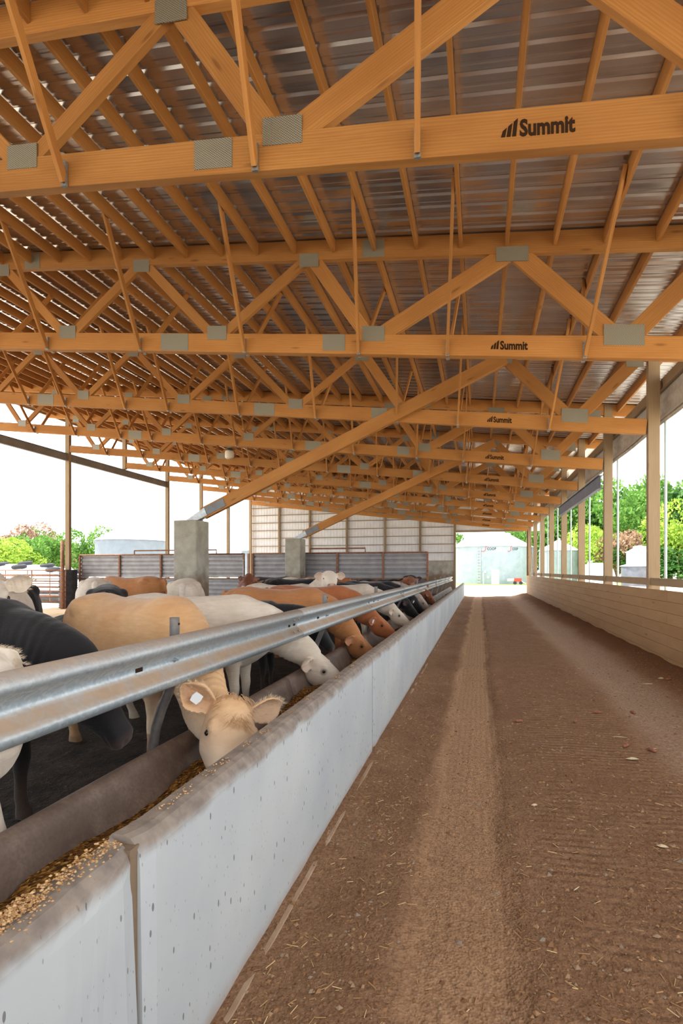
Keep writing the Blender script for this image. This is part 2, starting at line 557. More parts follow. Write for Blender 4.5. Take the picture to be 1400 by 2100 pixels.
# ------------------------------------------------------------------ ground, floors
def sstep(a, b, x):
    t = min(1, max(0, (x - a) / (b - a))); return t * t * (3 - 2 * t)
def alley_z(x, y):
    z = .22 * sstep(1.9, 3.0, x) + .05 * sstep(.3, 1.9, x)
    n = mnoise.noise((x * 1.1, y * .6, 0)) * .018 + mnoise.noise((x * 5, y * 4, 3)) * .009
    z += n + .03 * sstep(2.1, 2.7, x) * mnoise.noise((x * 2, y * 1.2, 9))
    z -= .02 * sstep(.12, 0, abs(x + .1) - .2)
    z += .035 * sstep(-.78, -1.0, x)
    return z
def grid(name, mat, xs, ys, zf, smooth=True):
    mb = MB()
    nx, ny = len(xs), len(ys)
    mb.add([(x, y, zf(x, y)) for y in ys for x in xs],
           [(j * nx + i, j * nx + i + 1, (j + 1) * nx + i + 1, (j + 1) * nx + i) for j in range(ny - 1) for i in range(nx - 1)])
    return mb.build(name, mat, smooth=smooth)
ys = []
y = -6.0
while y < 37.0:
    ys.append(y); y += .06 if 1 < y < 9 else .14
xs = [-1.06 + i * (3.14 + 1.06) / 70 for i in range(71)]
struct(grid('floor', M['dirt'], xs, ys, alley_z), 'brown packed dirt feed alley with wheel tracks')
pxs = [-18.4 + i * (18.4 - 1.9) / 120 for i in range(121)]
pys = [-6 + i * 43.0 / 200 for i in range(201)]
def penf(x, y):
    m = .75 * math.exp(-((x + 9.2) / 1.1) ** 2 - ((y - 10.6) / 1.2) ** 2)
    return pen_z(x, y) + mnoise.noise((x * 1.5, y * 1.5, 5)) * .035 + mnoise.noise((x * 5, y * 5, 2)) * .02 - .1 * sstep(-16.5, -19, x)
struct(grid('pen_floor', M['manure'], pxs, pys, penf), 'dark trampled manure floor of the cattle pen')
g = MB()
g.add([(-400, -200, -.14), (400, -200, -.14), (400, 500, -.14), (-400, 500, -.14)], [(0, 1, 2, 3)])
struct(g.build('outdoor_ground', M['gravel']), 'pale sunlit yard outside the barn')
g = MB()
g.box(-9, 20, 37.0, 66, -.2, -.02)
struct(g.build('yard_apron', M['gravel']), 'sunlit gravel beyond the far doorway')
g = MB()
nx = 40
g.add([(-14 + i * 1.5, yy + .6 * math.sin(i * 1.7), 0.0) for yy in (66.2, 71.5, 90) for i in range(nx)],
      [(j * nx + i, j * nx + i + 1, (j + 1) * nx + i + 1, (j + 1) * nx + i) for j in range(2) for i in range(nx - 1)])
struct(g.build('grass_strip', M['grass']), 'strip of green grass in front of the grain bin')

# manure heap by the culvert pipe
mb = MB(); n = 34
def heap(u, v): 
    r = math.hypot(u, v)
    return .52 * max(0, 1 - r) ** .8 * (1 + .5 * mnoise.noise((u * 4, v * 4, 1))) - .03
mb.add([(-11.6 + 1.9 * u * .9, 14.2 + 1.7 * v, pen_z(-12, 14) + heap(u, v) + .1 * mnoise.noise((u * 9, v * 9, 4)) * max(0, 1 - math.hypot(u, v)))
        for v in np.linspace(-1, 1, n) for u in np.linspace(-1, 1, n)],
       [(j * n + i, j * n + i + 1, (j + 1) * n + i + 1, (j + 1) * n + i) for j in range(n - 1) for i in range(n - 1)])
hp = mb.build('manure_heap', M['manure'], smooth=True)
tag(hp, 'dark lumpy manure heap behind the tan steer near the black culvert pipe', 'manure heap', kind='stuff')

# ------------------------------------------------------------------ roof sheet
mb = MB()
prof = []
y = -7.3
while y < 37.6:
    prof += [(y, 0), (y + .02, .024), (y + .05, .024), (y + .07, 0), (y + .145, 0), (y + .155, .007), (y + .18, .007), (y + .19, 0)]
    y += .2286
cols = [-18.0, XL, -10, -3, XR, 3.95]
n = len(cols)
mb.add([(x, yy, zroof(x) + .012 + h) for yy, h in prof for x in cols],
       [(j * n + i, j * n + i + 1, (j + 1) * n + i + 1, (j + 1) * n + i) for j in range(len(prof) - 1) for i in range(n - 1)])
ro = mb.build('ceiling', M['roof'])
struct(ro, 'ribbed bare metal roof sheet seen from below')
mb = MB()
mb.board((-18.02, -7, zroof(-18) - .08), (-18.02, 37.2, zroof(-18) - .08), .2, .05)
mb.build('trim_1', M['post_wood'])['kind'] = 'structure'
mb = MB()
mb.board((3.97, -7, zroof(3.95) - .08), (3.97, 37.2, zroof(3.95) - .08), .2, .05)
mb.build('trim_2', M['post_wood'])['kind'] = 'structure'

# ------------------------------------------------------------------ trusses
BOT = [1.81, -1.50, -4.02, -6.86, -9.72, -12.58, -15.43]
TOP = [2.98, .43, -2.49, -5.40, -8.26, -11.12, -14.02, -16.55]
CH = .29
SHAKE = {}
def text_mesh(body, size, bold=.0, shear=0.0, extrude=.0015):
    cu = bpy.data.curves.new('lettering', 'FONT')
    cu.body = body; cu.size = size; cu.offset = bold; cu.shear = shear; cu.extrude = extrude
    cu.resolution_u = 3
    o = bpy.data.objects.new('lettering', cu)
    COL.objects.link(o)
    dg = bpy.context.evaluated_depsgraph_get()
    me = bpy.data.meshes.new_from_object(o.evaluated_get(dg))
    bpy.data.objects.remove(o); bpy.data.curves.remove(cu)
    v = np.zeros(len(me.vertices) * 3); me.vertices.foreach_get('co', v); v = v.reshape(-1, 3)
    f = [tuple(p.vertices) for p in me.polygons]
    bpy.data.meshes.remove(me)
    return v, f
SUM_V, SUM_F = text_mesh('Summit', .158, .0055, 0)
SUM_V[:, 0] *= .36 / SUM_V[:, 0].max()

def on_chord(x, dz, y):      # a point on the truss face: dz above the underside of the bottom chord
    return (x, y, zb(x) + dz)

def make_truss(k):
    y = TY(k)
    idx = k + 3
    root = thing('roof_truss', f'{ORD[idx]} orange pine roof truss from the camera, spanning the whole barn', 'roof truss', (XR, y, zb(XR)), 'roof trusses')
    MB().board(on_chord(XL, CH / 2, y), on_chord(XR, CH / 2, y), CH, .09).build('bottom_chord', M['pine'], root)
    MB().board((-17.98, y, zroof(-17.98) - CH / 2), (3.9, y, zroof(3.9) - CH / 2), CH, .09).build('top_chord', M['pine'], root)
    for i, b in enumerate(BOT):
        for t in (TOP[i], TOP[i + 1]):
            if i == 1 and t == TOP[1] and k in (0, 2, 4, 6): continue      # the pier strut stands there
            w = .235 if b > -2 and t > -3 else .15
            if t == TOP[2] and i == 1: w = .2
            s = 1 if t > b else -1
            MB().board((b + s * .07, y, zb(b) + CH - .03), (t - s * .05, y, zb(t) + DEPTH - CH + .03), w, .07).build('web', M['pine'], root)
    # toothed plates on the face towards the camera
    yf = y - .049
    def plate(x, dz, w, h):
        m = MB()
        m.add([(x + sx * w / 2, yy, zb(x + sx * w / 2) + dz + sz * h / 2) for yy in (yf - .002, yf + .006) for sz in (-1, 1) for sx in (-1, 1)],
              [(0, 1, 3, 2), (4, 6, 7, 5), (0, 4, 5, 1), (2, 3, 7, 6), (0, 2, 6, 4), (1, 5, 7, 3)])
        m.build('nail_plate', M['plate'], root)
    for i, b in enumerate(BOT):
        plate(b, CH + .01, .48 if i == 0 else .33, .27 if i == 0 else .22)
    for i, t in enumerate(TOP):
        if i in (0, 7): plate(t - .1 if i == 0 else t + .1, DEPTH - CH, .3, .26)
        else: plate(t, DEPTH - CH - .01, .42 if i == 1 else .3, .2)
    for x in (-4.78, -10.88): plate(x, CH / 2, .5, CH - .02)
    plate(-2.1, CH / 2 + .02, .34, CH - .05)
    for x in (-1.5, -7.6): plate(x, DEPTH - CH / 2 - .01, .32, CH - .03)
    # stamped maker's mark
    m = MB()
    x0 = .27
    pts = [(x0 + v[0], yf + .002 - v[2], zb(x0 + v[0]) + .095 + v[1]) for v in SUM_V]
    m.add(pts, SUM_F)
    bx = x0 - .125
    for j, h in enumerate((.055, .085, .115)):
        a = bx + j * .037; sl = .012
        q = [(a, .095), (a + .028, .095), (a + .028 + sl, .095 + h + .01), (a + sl, .095 + h - .012)]
        m.add([(px, yf + d, zb(px) + pz) for d in (.0015, .004) for px, pz in q],
              [(0, 1, 2, 3), (7, 6, 5, 4), (0, 4, 5, 1), (1, 5, 6, 2), (2, 6, 7, 3), (3, 7, 4, 0)])
    m.build('stamped_logo', M['ink'], root)
    return root
for k in range(-3, 8):
    make_truss(k)

# kicker braces between each bottom chord and the purlins, both sides
KX = [1.34, -.44, -1.72, -3.54, -5.41, -7.27, -8.47, -10.25, -11.41, -13.2, -14.9]
brace_cache = {}
for k in range(-2, 7):
    for i, x in enumerate(KX):
        for side in (-1, 1):
            if side > 0 and k == -2: continue
            y = TY(k) + side * .048
            z0 = zb(x)
            root = thing('kicker_brace', f'thin pine brace on the {"near" if side < 0 else "far"} face of the {ORD[k+3]} truss, {ORD[i]} from the right',
                         'brace', (x, y, z0), 'kicker braces')
            xt = min((.36 + .615 * q + e * .045 for q in range(-29, 5) for e in (-1, 1)), key=lambda v: abs(v - x - .06))
            key = (i, side)
            if key not in brace_cache:
                a = MB().board((x, y + side * .02, z0 + .02), (xt, y + side * 1.16, zroof(xt) - .035), .085, .038, up=(0, -side, .6)).build('timber', M['pine'], root)
                m = MB()
                m.box(x - .024, x + .024, y - .004, y + .03 * side, z0 - .02, z0 + .2) if side < 0 else m.box(x - .024, x + .024, y, y + .03, z0 - .02, z0 + .2)
                c = m.build('metal_clip', M['galv'], root)
                brace_cache[key] = (a, c)
            else:
                for src in brace_cache[key]:
                    o = src.copy(); COL.objects.link(o); o.parent = root

# purlins hung between the trusses
PX = [.36 + .615 * n for n in range(5, -30, -1)]
pur = []
for k in range(-3, 7):
    for i, x in enumerate(PX):
        pur.append((k, i, x))
def vis_rank(p):
    k, i, x = p
    y = TY(k) + BAY / 2
    d = -x * math.sin(YAW) + y * math.cos(YAW)
    u = 700 + 1071 * (x * math.cos(YAW) + y * math.sin(YAW)) / max(d, .1)
    hid = 40 if (u < -900 or u > 2600) else 0
    if k == -3 and x > -4: hid = 60
    return d + hid
pur.sort(key=vis_rank)
purlin_mesh = {}
rest = MB()
for rank, (k, i, x) in enumerate(pur):
    ya, yb = TY(k) + .047, TY(k + 1) - .047
    zt = zroof(x) - .004
    if rank < 300:
        if not purlin_mesh:
            m = MB(); m.board((0, .0, -.1), (0, yb - ya, -.1), .19, .045)
            o = m.build('purlin', M['pine']); purlin_mesh['m'] = o.data
        else:
            o = bpy.data.objects.new('purlin', purlin_mesh['m']); COL.objects.link(o)
        o.location = (x, ya, zt)
        tag(o, f'pine roof purlin in the {ORD[k+3]} bay from the camera, {ORD[i]} from the right eave', 'purlin', 'roof purlins')
    else:
        rest.board((x, ya, zt - .1), (x, yb, zt - .1), .19, .045)
if rest.v:
    o = rest.build('purlin', M['pine'])
    tag(o, 'remaining pine purlins of the deepest roof bays', 'purlin', 'roof purlins', 'stuff')

# struts from the concrete piers up to the trusses, and the piers
for n, k in enumerate((0, 2)):
    y = TY(k)
    root = thing('concrete_pier', ['near square concrete pier rising behind the cattle', 'far square concrete pier in front of the sheet metal gate'][n], 'pier', (-6.67, y, .1), 'concrete piers')
    m = MB()
    q = .02
    prof = [(-6.97, -.3), (-6.37, -.3), (-6.37, .3), (-6.97, .3)]
    b = [(-6.97 + q, y - .3), (-6.37 - q, y - .3), (-6.37, y - .3 + q), (-6.37, y + .3 - q), (-6.37 - q, y + .3), (-6.97 + q, y + .3), (-6.97, y + .3 - q), (-6.97, y - .3 + q)]
    zs = [.1, .8, 1.5, 2.2, 2.93]
    m.add([(px, py, z) for z in zs for px, py in b] + [(px * .98 + -6.67 * .02, py * .98 + y * .02, 2.95) for px, py in b],
          [(r * 8 + i, r * 8 + (i + 1) % 8, (r + 1) * 8 + (i + 1) % 8, (r + 1) * 8 + i) for r in range(5) for i in range(8)] + [tuple(range(40, 48))])
    m.build('column', M['pier'], root)
    st = thing('strut', ['near', 'far'][n] + ' diagonal timber strut from concrete pier to roof truss', 'strut', (-6.6, y - .11, 2.95), 'pier struts')
    a = Vector((-6.28, y - .12, 3.11)); e = Vector((.5, y - .12, 6.07)); d = (e - a).normalized()
    for s in (-.042, 0, .042):
        MB().board(a + Vector((0, s, 0)), e + Vector((0, s, 0)), .27 if s else .255, .04).build('ply', M['pine'], st)
    m = MB(); m.board(a - d * .02 + Vector((0, -.067, 0)), a + d * .62 + Vector((0, -.067, 0)), .19, .008)
    sh = m.build('steel_shoe', M['shoe'], st)
    m = MB()
    nrm = Vector((-d.z, 0, d.x))
    for i in range(6):
        for s in (-.055, .055):
            c = a + d * (.06 + i * .1) + nrm * s + Vector((0, -.072, 0))
            m.tube([c, c + Vector((0, -.008, 0))], .012, 8)
    m.build('bolt', M['dark_steel'], sh)
    m = MB()
    f0 = Vector((-6.72, y - .12, 2.945))
    m.add([f0 + Vector((0, dy, 0)) for dy in (-.08, .08)] + [a + nrm * .1 + d * .1 + Vector((0, dy, 0)) for dy in (-.08, .08)] +
          [a - nrm * .1 + d * .1 + Vector((0, dy, 0)) for dy in (-.08, .08)] + [Vector((-6.42, y - .12 + dy, 2.945)) for dy in (-.08, .08)],
          [(0, 2, 4, 6), (1, 7, 5, 3), (0, 1, 3, 2), (2, 3, 5, 4), (4, 5, 7, 6), (6, 7, 1, 0)])
    m.build('base_bracket', M['galv'], st)

# ------------------------------------------------------------------ posts, headers, right wall
for k in range(-1, 8):
    y = TY(k)
    m = MB()
    for s in (-.045, 0, .045):
        m.board((3.205, y + s, .0), (3.205, y + s, zroof(3.2) - .03), .2, .043, up=(1, 0, 0))
    m.thing('timber_post', M['post_wood'], f'square timber post behind the plank wall, {ORD[k+1]} from the camera', 'post', 'right side posts', at=(3.205, y, 0))
for k in range(-1, 8):
    y = TY(k) + .27
    m = MB(); m.tube([(3.5, y, -.12), (3.5, y, zroof(3.5) - .9)], .027, 10)
    m.thing('curtain_pole', M['pvc'], f'thin white vertical pipe outside the right wall, {ORD[k+1]} from the camera', 'pole', 'curtain poles', at=(3.5, y, -.12), smooth=True)
for k in range(2, 8):
    y = TY(k)
    m = MB()
    z0 = 6.74 if k == 3 else -.1
    for s in (-.045, 0, .045):
        m.board((-16.87, y + s, z0), (-16.87, y + s, zroof(-16.87) - .03), .2, .043, up=(1, 0, 0))
    lb = {2: 'tall timber post standing in the black culvert pipe', 3: 'short timber post stub standing on the steel header', 4: 'timber post at the far end of the left steel header',
          5: 'left timber post beyond the near concrete pier', 6: 'slim left timber post between the two concrete piers', 7: 'corner timber post at the left end of the white back wall'}[k]
    m.thing('timber_post', M['post_wood'], lb, 'post', 'left side posts', at=(-16.87, y, z0))
def i_beam(y0, y1, x, za, zt, name, mat, label, cat):
    m = MB(); w = .06; t = .014
    m.extrude_y([(x - w, za), (x + w, za), (x + w, za + t), (x + .008, za + t), (x + .008, zt - t), (x + w, zt - t), (x + w, zt), (x - w, zt), (x - w, zt - t), (x - .008, zt - t), (x - .008, za + t), (x - w, za + t)], y0, y1)
    return m.thing(name, mat, label, cat, 'steel headers')
i_beam(TY(-1), TY(2) - .07, -16.87, 6.4, 6.72, 'steel_header', M['steel_beam'], 'near grey steel header beam over the open left side', 'beam')
i_beam(TY(2) + .07, TY(4) - .07, -16.87, 6.4, 6.72, 'steel_header', M['steel_beam'], 'far grey steel header beam under the short post stub', 'beam')
i_beam(TY(1) + .02, TY(3), 3.035, 3.9, 4.25, 'steel_header', M['blue_beam'], 'blue grey steel header beam on the right hand posts', 'beam')

m = MB()
for c, (z0, z1) in enumerate([(-.05 + .186 * i, .13 + .186 * i) for i in range(8)]):
    y = -3.0 - c % 2 * 1.4
    while y < 36.9:
        L = 3.55 if c % 3 else 7.1
        ye = min(y + L, 36.95)
        m.board((3.04, y + .002, (z0 + z1) / 2), (3.04, ye - .002, (z0 + z1) / 2), .183, .042, ch=.003)
        y = ye
w_r = m.build('wall_right', M['plank_wood'])
struct(w_r, 'low pale plank wall along the right of the alley')
m = MB()
for k in range(-2, 7):
    s = MB().board((3.16, TY(k) + .07, 1.56), (3.16, TY(k + 1) - .07, 1.56), .14, .04)
    s.thing('sill_board', M['post_wood'], f'horizontal board between right posts above the plank wall, {ORD[k+2]} from the camera', 'board', 'sill boards')
# rolled curtain and the dark girt above it
m = MB()
prof = []
for i in range(15):
    t = i / 14
    prof.append((3.42 + .035 * abs(math.sin(t * math.pi * 2)) + .03 * t, 5.3 - .55 * t))
for i in range(10):
    a = -math.pi / 2 + i / 9 * math.pi * 1.6
    prof.append((3.48 + .06 * math.cos(a), 4.73 + .07 * math.sin(a)))
m.extrude_y(prof, 3.0, 36.6, closed=False, steps=60)
m.v = [(x + .012 * mnoise.noise((x * 9, y * 1.3, z * 7)), y, z + .012 * math.sin(y * 1.72)) for x, y, z in m.v]
cu = m.build('rolled_curtain', M['curtain'], smooth=True)
tag(cu, 'rolled up beige grey side curtain along the right eave', 'curtain')
m = MB(); m.board((3.38, -3, 5.33), (3.38, 36.6, 5.33), .2, .05)
o = m.build('trim_3', M['post_wood']); o['kind'] = 'structure'

# ------------------------------------------------------------------ back wall
YB = TY(7) + .16
DX0, DX1, DZ = -1.62, 3.1, 4.40
m = MB()
def ribbed_panel(m, x0, x1, z0f, z1f, y):
    pr = []; x = x0
    while x < x1 - .05:
        pr += [(x, 0), (x + .015, -.018), (x + .035, -.018), (x + .05, 0)]
        x += .2286
    pr.append((x1, 0))
    n = len(pr)
    m.add([(px, y - d, z0f(px)) for px, d in pr] + [(px, y - d, z1f(px)) for px, d in pr], [(i, i + 1, n + i + 1, n + i) for i in range(n - 1)])
ribbed_panel(m, -17.0, DX0, lambda x: 2.42, lambda x: zroof(x), YB + .1)
ribbed_panel(m, DX0, 3.9, lambda x: DZ, lambda x: zroof(x), YB + .1)
struct(m.build('wall_back', M['white_panel']), 'white ribbed sheet end wall')
m = MB(); m.box(-17, DX0 + .0, YB - .08, YB + .12, -.2, 2.42)
struct(m.build('wall_back_base', M['pier']), 'stained concrete base of the end wall')
BPX = [-14.58, -12.16, -9.33, -6.54, -4.03, -1.66]
for i, x in enumerate(BPX):
    s = MB().board((x, YB - .03, -.1 if x < -1.7 else -.1), (x, YB - .03, zroof(x) - .3), .14, .14, up=(0, 1, 0))
    s.thing('end_wall_post', M['post_wood'], f'timber post on the white end wall, {ORD[i]} from its left corner', 'post', 'end wall posts')
edges = [-16.87] + BPX
for b in range(len(edges) - 1):
    for r, z in enumerate((2.44, 3.02, 3.61, 4.2, 4.79, 5.37, 5.94, 6.5)):
        if z > zb((edges[b] + edges[b + 1]) / 2) + .25: continue
        s = MB().board((edges[b] + .07, YB + .03, z), (edges[b + 1] - .07, YB + .03, z), .04, .13, up=(0, 0, 1))
        s.thing('wall_girt', M['post_wood'], f'{ORD[r]} girt from the bottom in {ORD[b]} bay of white end wall', 'girt', 'end wall girts')
m = MB(); m.board((DX0, YB - .02, DZ + .05), (DX1, YB - .02, DZ + .05), .12, .14)
m.board((DX1 - .03, YB - .02, 0), (DX1 - .03, YB - .02, DZ + .1), .1, .14, up=(1, 0, 0))
o = m.build('door_1', M['post_wood']); struct(o, 'timber framed open doorway at the end of the alley')

# ------------------------------------------------------------------ feed bunk
L = BAY - .033
JOINT = 1.395
first_bunk = None
for n in range(-2, 10):
    y0 = JOINT + n * 3.611; y1 = y0 + 3.611
    if y1 > 36.6: y1 = 36.3
    root = thing('feed_bunk', f'cast concrete feed bunk section, {ORD[n+2]} from the camera, white front wall' if n != 0 else 'long white front bunk section beyond the chipped wide joint',
                 'feed bunk', (-1.0, y0, 0), 'feed bunk sections')
    if n == -1: root['label'] = 'nearest feed bunk section with chipped corner and feed crumbs on top'
    if n == -2: root['label'] = 'feed bunk section beside the camera, mostly below the frame'
    g0 = .012 if n != -1 else .03
    ya, yb = y0 + (.012 if n != 0 else .015), y1 - .01
    m = MB()
    steps = 60
    prof = [(-1.00, -.05), (-1.0, .40), (-1.0, .84), (-1.0, .885), (-1.008, .91), (-1.03, .932), (-1.055, .94), (-1.105, .941), (-1.118, .93), (-1.125, .88), (-1.135, .5), (-1.14, -.05)]
    m.extrude_y(prof, ya, yb, True, steps)
    v2 = []
    for x, y, z in m.v:
        gx, gy, gz = x, y, z
        e = min(y - ya, yb - y)
        if e < .02 and x > -1.1: x -= .012 * (1 - e / .02)
        if n == -1 and z > .6:            # broken corner
            dx, dz = (yb - y) / .34, (.95 - z) / .16
            dd = max(0, 1 - math.hypot(dx, dz * .9))
            if dd > 0 and x > -1.09: x -= .02 * min(1, dd * 2.5) + .006 * mnoise.noise((y * 30, z * 30, 0)); z -= .012 * dd
        if n == 0 and z > .6 and y - ya < .12:
            dd = max(0, 1 - math.hypot((y - ya) / .09, (.95 - z) / .22)); x -= .016 * dd
        z += .004 * mnoise.noise((y * 3, 0, n)) * (z > .9)
        v2.append((x, y, z))
    m.v = v2
    fw = m.build('front_wall', M['bunk_wall'], root, smooth=False)
    m = MB()
    prof = [(-1.142, -.05), (-1.142, .45), (-1.16, .40), (-1.22, .335), (-1.32, .30), (-1.55, .30), (-1.66, .33), (-1.76, .41), (-1.825, .52), (-1.86, .62), (-1.875, .65),
            (-1.895, .668), (-1.92, .674), (-1.95, .668), (-1.97, .65), (-1.975, .6), (-1.99, -.05)]
    m.extrude_y(prof, ya - .004, yb + .002, True, 20)
    m.v = [(x + .006 * mnoise.noise((y * 1.7, z * 2, 3)), y, z + .006 * mnoise.noise((y * 1.3, x * 4, n))) for x, y, z in m.v]
    tr = m.build('trough', M['trough'], root, smooth=False)
    for o in (tr,):
        o.data.polygons.foreach_set('use_smooth', [True] * len(o.data.polygons))
# mortar seen in the wide joint
m = MB(); m.box(-1.135, -1.03, JOINT - .02, JOINT + .024, 0, .915)
o = m.build('trim_4', M['pier']); o['kind'] = 'structure'
# footing strip along the bunk
m = MB(); m.board((-.95, -3, .008), (-.95, 36.3, .008), .04, .03)
o = m.build('trim_5', M['footing']); o['kind'] = 'structure'

# feed in the trough
nx = 12
fy = np.arange(-2, 36, .05)
def feed_z(u, y):
    base = .56 + .06 * mnoise.noise((0, y * 1.1, 7)) + .05 * (1 - u) * (1 + mnoise.noise((0, y * .8, 3)))
    for c_, w_ in ((1.75, .5), (3.0, .32), (1.2, .3), (5.2, .5), (8, .6)):
        base += .06 * math.exp(-((y - c_) / w_) ** 2)
    return base - .11 * u + .02 * mnoise.noise((u * 8, y * 7, 1)) + .012 * mnoise.noise((u * 30, y * 25, 1))
m = MB()
m.add([(-1.13 - .66 * u, y, feed_z(u, y)) for y in fy for u in np.linspace(0, 1, nx)],
      [(j * nx + i, j * nx + i + 1, (j + 1) * nx + i + 1, (j + 1) * nx + i) for j in range(len(fy) - 1) for i in range(nx - 1)])
o = m.build('grain_feed', M['feed'], smooth=True)
tag(o, 'brown ground grain feed lying along the bunk trough', 'feed', kind='stuff')

def scatter(name, mat, pts, label, cat, shape, smooth=False):
    m = MB()
    for p in pts: shape(m, *p)
    o = m.build(name, mat, smooth=smooth)
    return tag(o, label, cat, kind='stuff')
OCT = [(1, 0, 0), (0, 1, 0), (-1, 0, 0), (0, -1, 0), (0, 0, 1), (0, 0, -1)]
OCF = [(0, 1, 4), (1, 2, 4), (2, 3, 4), (3, 0, 4), (1, 0, 5), (2, 1, 5), (3, 2, 5), (0, 3, 5)]
def crumb(m, x, y, z, s):
    r = random.random(); rot = random.random() * 3
    vs = []
    for a, b, c in OCT:
        k = s * random.uniform(.6, 1.3)
        a2 = a * math.cos(rot) - b * math.sin(rot); b2 = a * math.sin(rot) + b * math.cos(rot)
        vs.append((x + a2 * k, y + b2 * k, z + c * k * .6))
    m.add(vs, OCF, [(r, 0, 0)] * 6)
pts = []
for i in range(2600):
    y = random.uniform(.5, 1.36)
    if random.random() > .35 + .65 * (math.sin(y * 9) > -.3): continue
    x = random.gauss(-1.085, .022)
    if -1.12 < x < -1.015: pts.append((x, y, .944 - max(0, x + 1.06) * .35 + random.random() * .006, random.uniform(.003, .0065)))
for c in (1.62, 1.75, 1.93, 2.06, 2.3, 2.5, 2.86, 3.2, 3.9, 4.4):
    for i in range(16):
        pts.append((random.gauss(-1.07, .012), random.gauss(c, .03), .945, random.uniform(.003, .006)))
scatter('feed_crumbs', M['crumbs'], pts, 'tan feed crumbs scattered on top of the bunk wall', 'feed crumbs', crumb)
for i, (x, y, a) in enumerate(((-1.42, 1.36, .4), (-1.28, 1.62, 1.1))):
    m = MB(); z = feed_z(.4, y) + .03
    d = Vector((math.cos(a), math.sin(a), .15))
    m.board(Vector((x, y, z)), Vector((x, y, z)) + d * .09, .045, .012, up=(0, 0, 1))
    m.thing('wood_chip', M['plank_wood'], ['broad pale wood chip lying in the feed at the nearest trough', 'smaller pale wood chip just behind the broad one in the feed'][i], 'wood chip', 'wood chips')

# ------------------------------------------------------------------ guard rail and its bent pipe posts
def dusty():
    w = NT('dusty_guard_rail_steel', .5, .5, .5)
    p = w.coord()
    a = w.noise(p, 4, 5); b = w.noise(w.mapping(p, (1, 8, 8)), 2.5, 4); v = w.voronoi(p, 55, out='Color')
    bw = w.n('ShaderNodeRGBToBW'); w.link(v, bw.inputs[0])
    c = w.mix(bw.outputs[0], srgb(156, 170, 178), srgb(188, 200, 206))
    d = w.sep(w.attr('gc'))[0]
    dd = w.math('MULTIPLY', d, w.maprange(w.math('ADD', a, w.math('MULTIPLY', b, .5)), .45, .8, .55, 1))
    c = w.mix(dd, c, w.mix(b, srgb(150, 126, 104), srgb(178, 154, 130)))
    w.base(c)
    w.rough(w.math('ADD', w.math('MULTIPLY', dd, .38), .42))
    w.link(w.maprange(dd, 0, 1, .6, 0), w.b.inputs['Metallic'])
    return w.m
M['rail'] = dusty()
RZ, RX = 1.058, -1.845
def rail_profile():
    ctrl = [(.012, .0, 0), (.03, .002, 0), (.06, .015, 0), (.078, .035, .0), (.083, .055, .1), (.078, .072, .7), (.06, .085, 1), (.02, .118, 1), (.006, .132, .6), (.002, .146, .05), (.002, .166, .05),
            (.006, .178, .1), (.02, .192, .15), (.06, .225, .15), (.078, .238, .1), (.083, .255, .25), (.078, .275, .5), (.06, .293, .75), (.03, .306, .85), (.012, .31, .85)]
    return ctrl
RP = rail_profile()
def rail(y0, y1, label, dx=0):
    root = thing('guard_rail', label, 'guard rail', (RX, y0, RZ), 'guard rail lengths')
    m = MB(); n = len(RP); st = 2
    vs, gc = [], []
    for off in (0, -.005):
        for s in range(st + 1):
            y = y0 + (y1 - y0) * s / st
            for a, z, d in RP:
                vs.append((RX + a + off + dx, y, RZ + z)); gc.append((d, y, z))
    fs = []
    N = n * (st + 1)
    for s in range(st):
        for i in range(n - 1):
            a = s * n + i
            fs.append((a, a + 1, a + 1 + n, a + n)); fs.append((N + a, N + a + n, N + a + n + 1, N + a + 1))
        for i in (0, n - 1):
            a = s * n + i; fs.append((a, a + n, N + a + n, N + a))
    for s in (0, st):
        for i in range(n - 1):
            a = s * n + i; fs.append((a, N + a, N + a + 1, a + 1))
    m.add(vs, fs, gc)
    m.build('beam', M['rail'], root, smooth=True)
    return root
JR = 4.83
rails = []
for n in range(-2, 9):
    ya = JR + n * 3.81; yb = ya + 3.81 + .3
    if yb > 36.4: yb = 36.4
    lab = {-2: 'guard rail length beside the camera at the left frame edge', -1: 'nearest long galvanised guard rail length over the feed bunk'}.get(n, f'galvanised guard rail length, {ORD[n+2]} from the camera')
    rails.append((rail(ya, yb, lab, dx=.004 * (n % 2)), ya, yb))
def rail_part(y, name, mb, mat):
    for r, a, b in rails:
        if a <= y < b: mb.build(name, mat, r); return
m = None
for n in range(-1, 10):
    y = 2.95 + 3.345 * n
    mb = MB()
    c = Vector((RX + .004, y - .07, RZ + .156))
    mb.tube([c, c + Vector((.008, 0, 0))], .018, 6); mb.tube([c, c + Vector((.032, 0, 0))], .007, 8)
    rail_part(y, 'bolt', mb, M['galv'])
    if n < 8:
        mb = MB()
        ys_ = y - .42
        mb.box(RX + .0045, RX + .0065 + .004, ys_ - .03, ys_ + .03, RZ + .145, RZ + .168)
        rail_part(ys_, 'slot', mb, M['ink'])
    root = thing('rail_post', f'bent steel pipe post holding the guard rail, {ORD[n+1]} from the camera', 'post', (-1.99, y, .1), 'rail posts')
    mb = MB()
    xp = RX - .036
    pts = [(-2.04, y, .1), (-2.04, y, .52), (-2.035, y, .64), (-2.015, y, .76), (-1.975, y, .88), (-1.93, y, .98), (-1.90, y, 1.06), (xp - .005, y, 1.13), (xp, y, 1.2), (xp, y, 1.47)]
    mb.tube(pts, .031, 14, cap=False)
    mb.tube([(xp, y, 1.465), (xp, y, 1.2)], .026, 14, cap=False)
    mb.build('pipe', M['pipe_post'], root, smooth=True)
    mb = MB(); mb.tube([(xp + .025, y, 1.43), (xp + .034, y, 1.43)], .008, 8); mb.build('bolt_hole', M['ink'], root)
